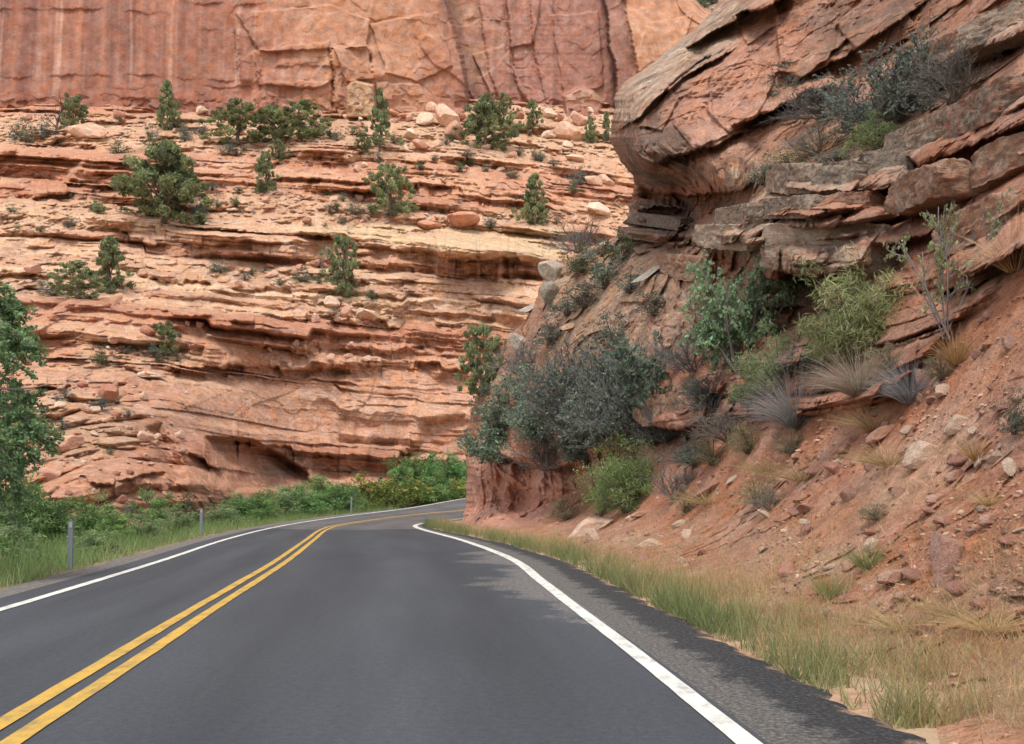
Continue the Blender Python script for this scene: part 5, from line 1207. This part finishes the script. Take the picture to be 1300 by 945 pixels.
# ------------------------------------------------------------------ stones of the bank
SK = [rock_mesh(450 + k, f, 12, c) for k, (f, c) in enumerate(((.6,(.52,.29,.20)), (.5,(.46,.22,.15)), (.7,(.58,.40,.29)), (.4,(.60,.44,.32)), (.65,(.40,.20,.15)), (.8,(.44,.25,.19))))]
TG = "rocks on the red bank"
for px, py, w_, h, m_, tl, label in (
    (742, 678, 74, 20, 2, .55, "long pale slab tilted on the bank near the nose"), (822, 694, 42, 12, 2, .2, "flat pale slab above the roadside grass"), (800, 660, 18, 12, 3, .1, "pale stone right of the long tilted slab"),
    (815, 655, 30, 10, 0, .2, "reddish stone under the round green bush"), (862, 668, 24, 16, 3, .3, "pale upright stone right of the round green bush"), (1105, 696, 24, 26, 3, .4, "pale pointed stone in the middle of the bank"),
    (1200, 716, 46, 54, 5, .1, "largest block on the bank, dusky red with a flat face"), (1160, 735, 30, 22, 4, .1, "dusky red block at the left foot of the largest block"), (1196, 742, 26, 20, 5, .2, "rounded block under the largest block"),
    (1214, 752, 28, 24, 4, .3, "dark rubble block right under the largest block"), (1136, 738, 44, 24, 0, .2, "broad low slab left of the largest block"), (1245, 772, 26, 24, 1, .2, "red cube-like block near the lower right corner"),
    (1246, 586, 30, 18, 3, .7, "pale tilted slab near the right edge of the bank"), (1212, 608, 26, 18, 0, .5, "rounded pinkish stone on the upper bank"), (1200, 664, 30, 18, 1, .3, "dark red wedge stone halfway up the bank"),
    (1255, 664, 30, 20, 0, .3, "red stone at the right of the bank"), (1172, 490, 22, 30, 5, .2, "upright stone beside the smaller bunchgrass"), (1120, 556, 44, 22, 0, .5, "long pink boulder at the edge of the pale soil"),
    (1170, 585, 60, 30, 2, .5, "broad pink slab half buried in the pale soil"), (1215, 545, 46, 22, 2, .5, "pale ledge stone under the dark sagebrush"), (1035, 600, 30, 14, 4, .4, "dusky stone left of the long pink boulder"),
    (1060, 590, 24, 12, 3, .6, "thin pale slab beside the dusky stone"), (900, 625, 40, 12, 4, .6, "dark slab on the upper left of the bank"), (930, 610, 26, 9, 3, .6, "light slab above the dark slab"),
    (1280, 690, 26, 16, 1, .3, "red stone at the right edge of the bank"), (1150, 760, 30, 16, 0, .1, "low pink stone under the broad low slab")):
    rock_at(G_OUT, "boulder", SK[m_], px, py, w_, h, label, TG, (0, -tl), R.normal() * .3, .03, .3)
# the grey boulders perched on the skyline of the shelf, the dead log leaning there
GB = rock_mesh(470, .75, 14, (.46,.38,.30)); GB2 = rock_mesh(471, .5, 12, (.42,.36,.30)); GB3 = rock_mesh(472, .8, 14, (.30,.26,.21))
rock_at(G_OUT, "boulder", GB, 702, 352, 44, 32, "pale grey boulder perched on the skyline of the shelf", None, (.1, -.2), .3, .5)
rock_at(G_OUT, "boulder", GB3, 696, 376, 36, 30, "dark lichen covered boulder under the perched pale one", None, (.1, .1), 1.3, .5)
rock_at(G_OUT, "boulder", GB2, 672, 396, 30, 14, "blue-grey slab stone left below the perched boulder", None, (.1, -.4), .3, .5)
rock_at(G_OUT, "boulder", GB, 660, 440, 34, 20, "tan boulder on the skyline above the juniper", None, (.1, -.5), 2.3, .5)
rock_at(G_OUT, "boulder", GB2, 822, 352, 46, 12, "long pale slab leaning on the shelf", None, (.1, -.6), .2, .4)
rock_at(G_OUT, "boulder", RK[5], 720, 420, 24, 14, "small pale stone on the brown slope of the thicket", None, (.1, -.3), .2, .4)
for k in range(230):
    for tr in range(30):
        px, py = 700 + 620 * R.rand(), 400 + 420 * R.rand()
        rr = int(np.argmin(np.abs(G_OUT.py[:, 0] - py))); cc = int(np.argmin(np.abs(G_OUT.px[rr] - px)))
        if OTAL[rr, cc] > .95 and py < 690 + (px - 700) * .28: break
    w_ = 5 + 26 * R.rand() ** 3
    rock_at(G_OUT, "stone", SK[R.randint(6)], px, py, w_, w_ * (.4 + .4 * R.rand()), "small angular stone lying among many on the red bank", "small stones strewn on the red bank", (R.normal() * .3, R.normal() * .3 - .4), None, .02, .25, "stone")

# gravel and dry grass on the bank: past counting
def bank_points(n, r, test):
    rr = r.randint(OTAL.shape[0], size=n * 8); cc = r.randint(OTAL.shape[1], size=n * 8)
    ok = (OTAL[rr, cc] > .9) & (G_OUT.py[rr, cc] < 950) & (G_OUT.py[rr, cc] > 340) & (OZ[rr, cc] > -.02)
    rr, cc = rr[ok], cc[ok]; P = np.stack([OX[rr, cc], OY[rr, cc], OZ[rr, cc]], 1)
    k = test(P, G_OUT.px[rr, cc], G_OUT.py[rr, cc], r); return P[k][:n]
r = np.random.RandomState(3)
P = bank_points(3000, r, lambda P, x, y, r: r.rand(len(P)) < .12 + .75 * sstep(-.1, .3, pn(P[:, 0] * .6, P[:, 1] * .5, P[:, 2] * .6)))
bmi = bmesh.new(); bmesh.ops.create_icosphere(bmi, subdivisions=1, radius=1.0)
iv = np.array([v.co[:] for v in bmi.verts]); iff = np.array([[v.index for v in f.verts] for f in bmi.faces]); bmi.free()
n = len(P); s = (.008 + .035 * r.rand(n) ** 3) * np.clip(P[:, 1] / 11, .8, 1.6)
V = P[:, None, :] + iv[None] * (1 + .35 * r.normal(size=(n, len(iv), 1)) * .6) * s[:, None, None] * np.stack([.7 + .8 * r.rand(n), .7 + .8 * r.rand(n), .35 + .4 * r.rand(n)], 1)[:, None, :]
F = (iff[None] + (np.arange(n) * len(iv))[:, None, None]).reshape(-1, 3)
pc = np.array([(.52,.30,.21), (.45,.23,.16), (.56,.37,.26), (.38,.19,.13)])[r.randint(4, size=n)]
link("gravel", mk_mesh("gravel", V, [F], vary(pc, n, r, .12, len(iv), .03), M_STONE), kind="stuff", label="small red gravel scattered over the bank", cat="gravel")
def blades(P, h, lean, cols, r, name, label, w0=.005, K=3, cat="grass"):
    n = len(P); d = np.stack([lean * r.normal(size=n), lean * r.normal(size=n), np.ones(n)], 1)
    Q = grow(P, d, h, K, r, .10, -.05); V, F = ribbons(Q, w0 * (.6 + .8 * r.rand(n)), .2, r)
    me = mk_mesh(name, V, [F], vary(cols, n, r, .16, (K + 1) * 2), M_LEAF); link(name, me, kind="stuff", label=label, cat=cat)
P = bank_points(5200, r, lambda P, x, y, r: r.rand(len(P)) < sstep(.1, .5, pn(P[:, 0] * .5 + 9, P[:, 1] * .4, P[:, 2] * .5) + .55 * sstep(560, 800, y)))
n = len(P); t = r.rand(n, 1)
blades(P, (.08 + .22 * r.rand(n)), .8, np.array([DRY]) * (1 - t) + np.array([DRY2]) * t, r, "dry_grass", "thin straw grass scattered over the red bank", .0028)

# ------------------------------------------------------------------ roadside grass
def verge_points(c, o, n, r, o0, o1, ymin, ymax, z=0.0, pw=1.0):
    ok = np.where((c[:, 1] > ymin) & (c[:, 1] < ymax))[0]; s = ok[0] + (ok[-1] - ok[0]) * r.rand(n) ** pw
    k = np.minimum(s.astype(int), len(c) - 2); f = (s - k)[:, None]
    c0 = c[k] + (c[k + 1] - c[k]) * f; w = o0 if np.ndim(o0) == 0 else np.interp(s, np.arange(len(c)), o0[:, 0])
    off = w + (o1) * r.rand(n) ** 1.2
    P = c0 + o[k] * np.asarray(off)[:, None]; P[:, 2] += z; return P, off - w
P, off = verge_points(cR, oR, 60000, r, shw + .0, 1.7, 6.2, 47, -.04, 1.15)
cl = pn(P[:, 0] * 1.1, P[:, 1] * .9, 3.) * .7 + .6 * pn(P[:, 0] * 3.3, P[:, 1] * 2.4, 8.); keep = r.rand(len(P)) < np.clip(.52 - .34 * off + 1.7 * cl, .04, 1); P, off, cl = P[keep], off[keep], cl[keep]
gmx = np.clip(1.12 - 1.0 * off + .8 * pn(P[:, 0] * .8 + 7, P[:, 1] * .5, 1.) + .25 * r.normal(size=len(P)), 0, 1)[:, None] * np.interp(P[:, 1], [6, 8, 10], [.5, .9, 1])[:, None]
cols = np.array([[.44,.34,.17]]) * (1 - gmx) + np.array([[.17,.215,.085]]) * gmx
hh = (.11 + .29 * r.rand(len(P)) ** 1.3) * (1 + .5 * np.clip(cl, -.6, .8)) * np.interp(P[:, 1], [6, 12, 47], [.8, 1, 1.15])
blades(P, hh, .30, cols, r, "grass", "green and straw coloured grass along the right shoulder", .0042, 4)
# low dry litter behind the roadside grass
P, off = verge_points(cR, oR, 26000, r, shw + .5, 3.2, 5.0, 40, -.02, 1.3)
zt = np.array([OZ[int(np.argmin(np.abs(G_OUT.py[:, 0] - (HZ - (p[2] - CAM_H) * FPX / p[1])))), 0] if False else p[2] for p in P])
def drop(P):
    """set points on the bank surface: march each one's height to the grid"""
    gx = np.round(OX[::3, ::3].ravel() / .12).astype(int); gy = np.round(OY[::3, ::3].ravel() / .25).astype(int); gz = OZ[::3, ::3].ravel()
    m = (gz < 4) & (OTAL[::3, ::3].ravel() > .5); tab = dict(zip(zip(gx[m].tolist(), gy[m].tolist()), gz[m].tolist()))
    for k, (a, b) in enumerate(zip(np.round(P[:, 0] / .12).astype(int).tolist(), np.round(P[:, 1] / .25).astype(int).tolist())):
        z = tab.get((a, b))
        if z is not None: P[k, 2] = max(P[k, 2], z)
    return P
P = drop(P); t = r.rand(len(P), 1)
blades(P, .06 + .2 * r.rand(len(P)), .7, np.array([[.40,.30,.16]]) * (1 - t) + np.array([[.52,.41,.24]]) * t, r, "dry_grass", "bleached dry grass behind the green roadside grass", .003)
# left verge
P, off = verge_points(cL, oL, 34000, r, 1.15, 4.2, 9, 62, -.12, 1.1)
cl = pn(P[:, 0] * .7, P[:, 1] * .6, 3.); keep = r.rand(len(P)) < np.clip(.8 + .8 * cl, .1, 1); P, off = P[keep], off[keep]
gm2 = np.clip(1.0 + .5 * pn(P[:, 0] * .5 + 7, P[:, 1] * .4, 1.) - .5 * np.exp(-off * 2) + .2 * r.normal(size=len(P)), 0, 1)[:, None]
cols = np.array([[.36,.36,.17]]) * (1 - gm2) + np.array([[.18,.285,.095]]) * gm2
blades(P, (.12 + .3 * r.rand(len(P))) * (1 + .5 * sstep(0, 2, off)), .32, cols, r, "grass", "green grass on the left verge", .0075, 3)

# ------------------------------------------------------------------ roadside shrubs on the left, placed by distance beyond the edge line
def beside(px, d):
    Q = cL + oL * d; k = np.where(Q[:, 1] > 9)[0]; Q = Q[k]; pr = CX + FPX * Q[:, 0] / Q[:, 1]
    pr_i = int(np.argmin(np.abs(pr - px) + 1e3 * (Q[:, 1] > 76))); return Q[pr_i]
GB_ = [bush_unit(700 + k, c, c2, 90, 86, .040, .17, .2, .45) for k, (c, c2) in enumerate((((.19,.32,.10), (.25,.36,.14)), ((.155,.285,.10), (.21,.33,.14)), ((.21,.30,.13), (.28,.34,.18)), ((.13,.22,.08), (.18,.27,.10))))]
YF = [bush_unit(710 + k, (.15,.21,.05), (.21,.25,.07), 40, 40, .028, .42, .2, .25, .62, (.42,.36,.09)) for k in range(2)]
WL = [tree_unit(720 + k, (.13,.27,.085), 3200, .028, 12, 70, 240, .75, (.13,.11,.08), .35) for k in range(2)]
LG = "green shrubs along the left verge"
for px, d, h, w_, u, name, label in (
    (-40, 4.0, 1.0, 1.4, GB_[0], 'roadside_shrub', "green roadside shrub at the far left beneath the tree"),
    (10, 3.4, .75, 1.2, GB_[2], 'roadside_shrub', "low green shrub beneath the roadside tree"),
    (60, 4.6, 1.3, 1.8, GB_[3], 'roadside_shrub', "dark leafy shrub behind the nearest marker post"),
    (26, 5.6, 1.7, 2.2, GB_[3], 'roadside_shrub', "darkest leafy shrub under the roadside tree"),
    (120, 4.4, 1.2, 1.6, GB_[3], 'roadside_shrub', "dark shrub just right of the nearest marker post"),
    (118, 2.4, .55, 1.0, GB_[2], 'roadside_shrub', "low pale green shrub right of the nearest marker post"),
    (150, 3.4, .8, 1.2, GB_[0], 'roadside_shrub', "bright shrub below the lowest tumbled slabs"),
    (178, 2.8, .8, 1.2, GB_[2], 'roadside_shrub', "pale green shrub in the middle of the left verge"),
    (196, 4.2, 1.3, 1.5, GB_[0], 'roadside_shrub', "tall bright shrub against the lowest slabs"),
    (222, 3.2, .9, 1.3, GB_[2], 'roadside_shrub', "loose pale shrub left of the second marker post"),
    (240, 4.6, 1.4, 1.6, SAGE[2], 'roadside_shrub', "olive shrub just left of the second marker post"),
    (282, 3.4, .9, 1.5, GB_[2], 'roadside_shrub', "low shrub right of the second marker post"),
    (306, 4.0, 1.2, 1.8, GB_[1], 'roadside_shrub', "deep green shrub, second right of the second marker post"),
    (330, 3.2, 1.2, 1.8, GB_[0], 'roadside_shrub', "bright rounded shrub under the hollow of the cliff foot"),
    (356, 4.0, 1.5, 2.2, GB_[2], 'roadside_shrub', "pale wide shrub midway between the two far marker posts"),
    (384, 3.2, 1.5, 2.2, GB_[1], 'roadside_shrub', "deep green shrub midway between the two far marker posts"),
    (408, 4.2, 1.7, 2.4, GB_[0], 'roadside_shrub', "bright shrub left of the farthest marker post"),
    (432, 3.2, 1.5, 2.0, GB_[1], 'roadside_shrub', "dark green shrub touching the farthest marker post"),
    (462, 4.2, 2.1, 2.6, YF[0], 'flowering_shrub', "yellow flowered shrub right of the farthest marker post"),
    (490, 3.8, 1.9, 2.6, YF[1], 'flowering_shrub', "second yellow flowered shrub at the bend"),
    (520, 3.8, 1.7, 2.4, YF[0], 'flowering_shrub', "third yellow flowered shrub at the bend, under the willows"),
    (550, 3.4, 1.7, 2.2, GB_[0], 'roadside_shrub', "green shrub between the yellow flowered ones at the bend"),
    (575, 3.2, 1.6, 2.2, YF[1], 'flowering_shrub', "yellow flowered shrub nearest the red nose of the outcrop"),
    (604, 3.2, 1.8, 2.4, YF[0], 'flowering_shrub', "yellow flowered shrub half hidden behind the red nose"),
    (478, 6.4, 2.0, 3.0, WL[0], 'willow_shrub', "lower willow at the left end of the bright thicket in the bend"),
    (512, 6.6, 2.6, 3.0, GB_[0], 'willow_shrub', "leafy round willow second in the bright thicket"),
    (540, 6.4, 3.2, 3.2, WL[1], 'willow_shrub', "tallest willow in the bright thicket at the bend"),
    (566, 6.0, 2.7, 3.4, GB_[1], 'willow_shrub', "dark round willow right of the tallest one"),
    (594, 6.0, 2.8, 3.4, WL[0], 'willow_shrub', "willow half hidden behind the red nose")):
    q = beside(px, d); stand(name, u, (q[0], q[1], q[2] - .15), w_ * 1.4, h * 1.2, R.rand() * 6.28, label, "shrub", LG)

# ------------------------------------------------------------------ marker posts
M_POST = leaf_mat("weathered galvanised steel", 0, .5); M_REF = leaf_mat("reflector", 0, .3)
def box(x0, x1, y0, y1, z0, z1):
    v = np.array([(x0,y0,z0),(x1,y0,z0),(x1,y1,z0),(x0,y1,z0),(x0,y0,z1),(x1,y0,z1),(x1,y1,z1),(x0,y1,z1)]); f = np.array([(0,3,2,1),(4,5,6,7),(0,1,5,4),(1,2,6,5),(2,3,7,6),(3,0,4,7)]); return v, f
def boxes(name, bs, col, mat):
    V, F, C = joinm(*[(v, f, np.repeat(np.array([col]), len(v), 0)) for v, f in [box(*b) for b in bs]]); return mk_mesh(name, V, F, C, mat)
me_post = boxes("post", [(-.05,.05,0,.006,-.4,.98), (-.041,-.035,.0,.032,-.4,.98), (.05,.056,.0,.032,-.4,.98), (-.075,-.056,.026,.032,-.4,.98), (.056,.075,.026,.032,-.4,.98)], (.17,.19,.20), M_POST)
me_ref = boxes("reflector", [(-.042,.042,-.012,-.001,.84,.95)], (.32,.33,.33), M_REF)
me_hole = boxes("bolt", [(-.008,.008,-.018,-.012,1.03,1.046), (-.01,.01,-.006,-.001,.80,.82)], (.12,.12,.12), M_POST)
for px, d, label in ((88, 1.35, "nearest grey steel marker post on the left verge"), (255, 1.5, "grey steel marker post halfway along the left verge"), (445, 1.6, "farthest grey marker post beside the bend")):
    q = beside(px, d); o = link("marker_post", None, None, label, "marker post", "marker posts along the left verge", None, (q[0], q[1], q[2] - .05)); o.rotation_euler = (.02, .02, .15); o.scale = (.72, .8, .96)
    link("post", me_post, o); rf = link("reflector", me_ref, o)

# ------------------------------------------------------------------ the leafy tree at the left edge
r = np.random.RandomState(17); Yt = 16.5
tr = link("cottonwood_tree", None, None, "leafy green cottonwood reaching in at the left edge of the road", "tree", None, None, (0, 0, 0))
def pxs(lst): return np.array([unproj(x, y, Yt + dy) for x, y, dy in lst])
base = np.array(unproj(-95, 740, Yt + .6))
tp = np.array([base, unproj(-92, 640, Yt + .5), unproj(-84, 540, Yt + .4), unproj(-80, 450, Yt + .3), unproj(-62, 370, Yt + .2), unproj(-60, 300, Yt)])[None]
ends = pxs([(30,425,-.3),(8,400,.3),(-20,380,.2),(28,470,.2),(0,450,-.8),(-30,430,.9),(45,545,-.2),(58,565,.2),(20,540,.6),(10,590,-.5),(35,600,.2),(-10,520,.9),(-20,560,-.9),(-40,480,.3),(-60,600,.5),(0,640,.3),(28,625,.1),(-30,650,-.6),
            (-140,420,.3),(-170,500,.4),(-150,580,-.5),(-110,330,.2),(-60,280,.4),(-30,330,-.3),(-130,500,-1.3),(-60,440,1.6),(-80,540,-1.5),(60,525,.3),(24,400,.1),(40,445,.3),(15,655,.4),(48,590,-.3)])
st, _ = along_pts(tp, len(ends), r, .35, .95)
ss = np.argsort(ends[:, 2]); st = st[np.argsort(st[:, 2])]; ends = ends[ss]
bp = np.stack([st + (ends - st) * t + np.array([0, 0, .25 * math.sin(t * 3.1)]) for t in np.linspace(0, 1, 7)], 1); bp[:, 1:-1] += .05 * r.normal(size=bp[:, 1:-1].shape)
b2, dd = along_pts(bp, 480, r, .55, 1.0); p2 = grow(b2, norm(dd + 0.9 * rnd_unit(480, r)), .34, 4, r, .2, .02)
bare = np.stack([np.array(unproj(-80, 500, Yt - .2)) * (1 - t) + np.array(unproj(62, 487, Yt - .5)) * t + np.array([0, 0, .05 * math.sin(t * 6)]) for t in np.linspace(0, 1, 8)])[None]
M = [(v, f, vary((.20,.165,.13), len(v), r, .12, 1)) for v, f in (tubes(tp, .17, .05, 8), tubes(bp, .035, .012, 5), tubes(p2, .007, .003, 3), tubes(bare, .035, .010, 6))]
V, F, C = joinm(*M); link("trunk", mk_mesh("trunk", V, F, C, M_TWIG), tr)
nl = 30000; b3, dd = along_pts(p2, nl, r, .1, 1.); Cn = b3 + .09 * rnd_unit(nl, r) * r.rand(nl, 1)
V, F = leaf_quads(Cn, .034, r, .62, -.2); tone = np.array([[.20,.30,.14]]) * (1 + .25 * pn(Cn[:, 0] * 2, Cn[:, 1] * 2, Cn[:, 2] * 2)[:, None])
link("crown", mk_mesh("crown", V, [F], vary(tone, nl, r, .2), M_LEAF), tr)
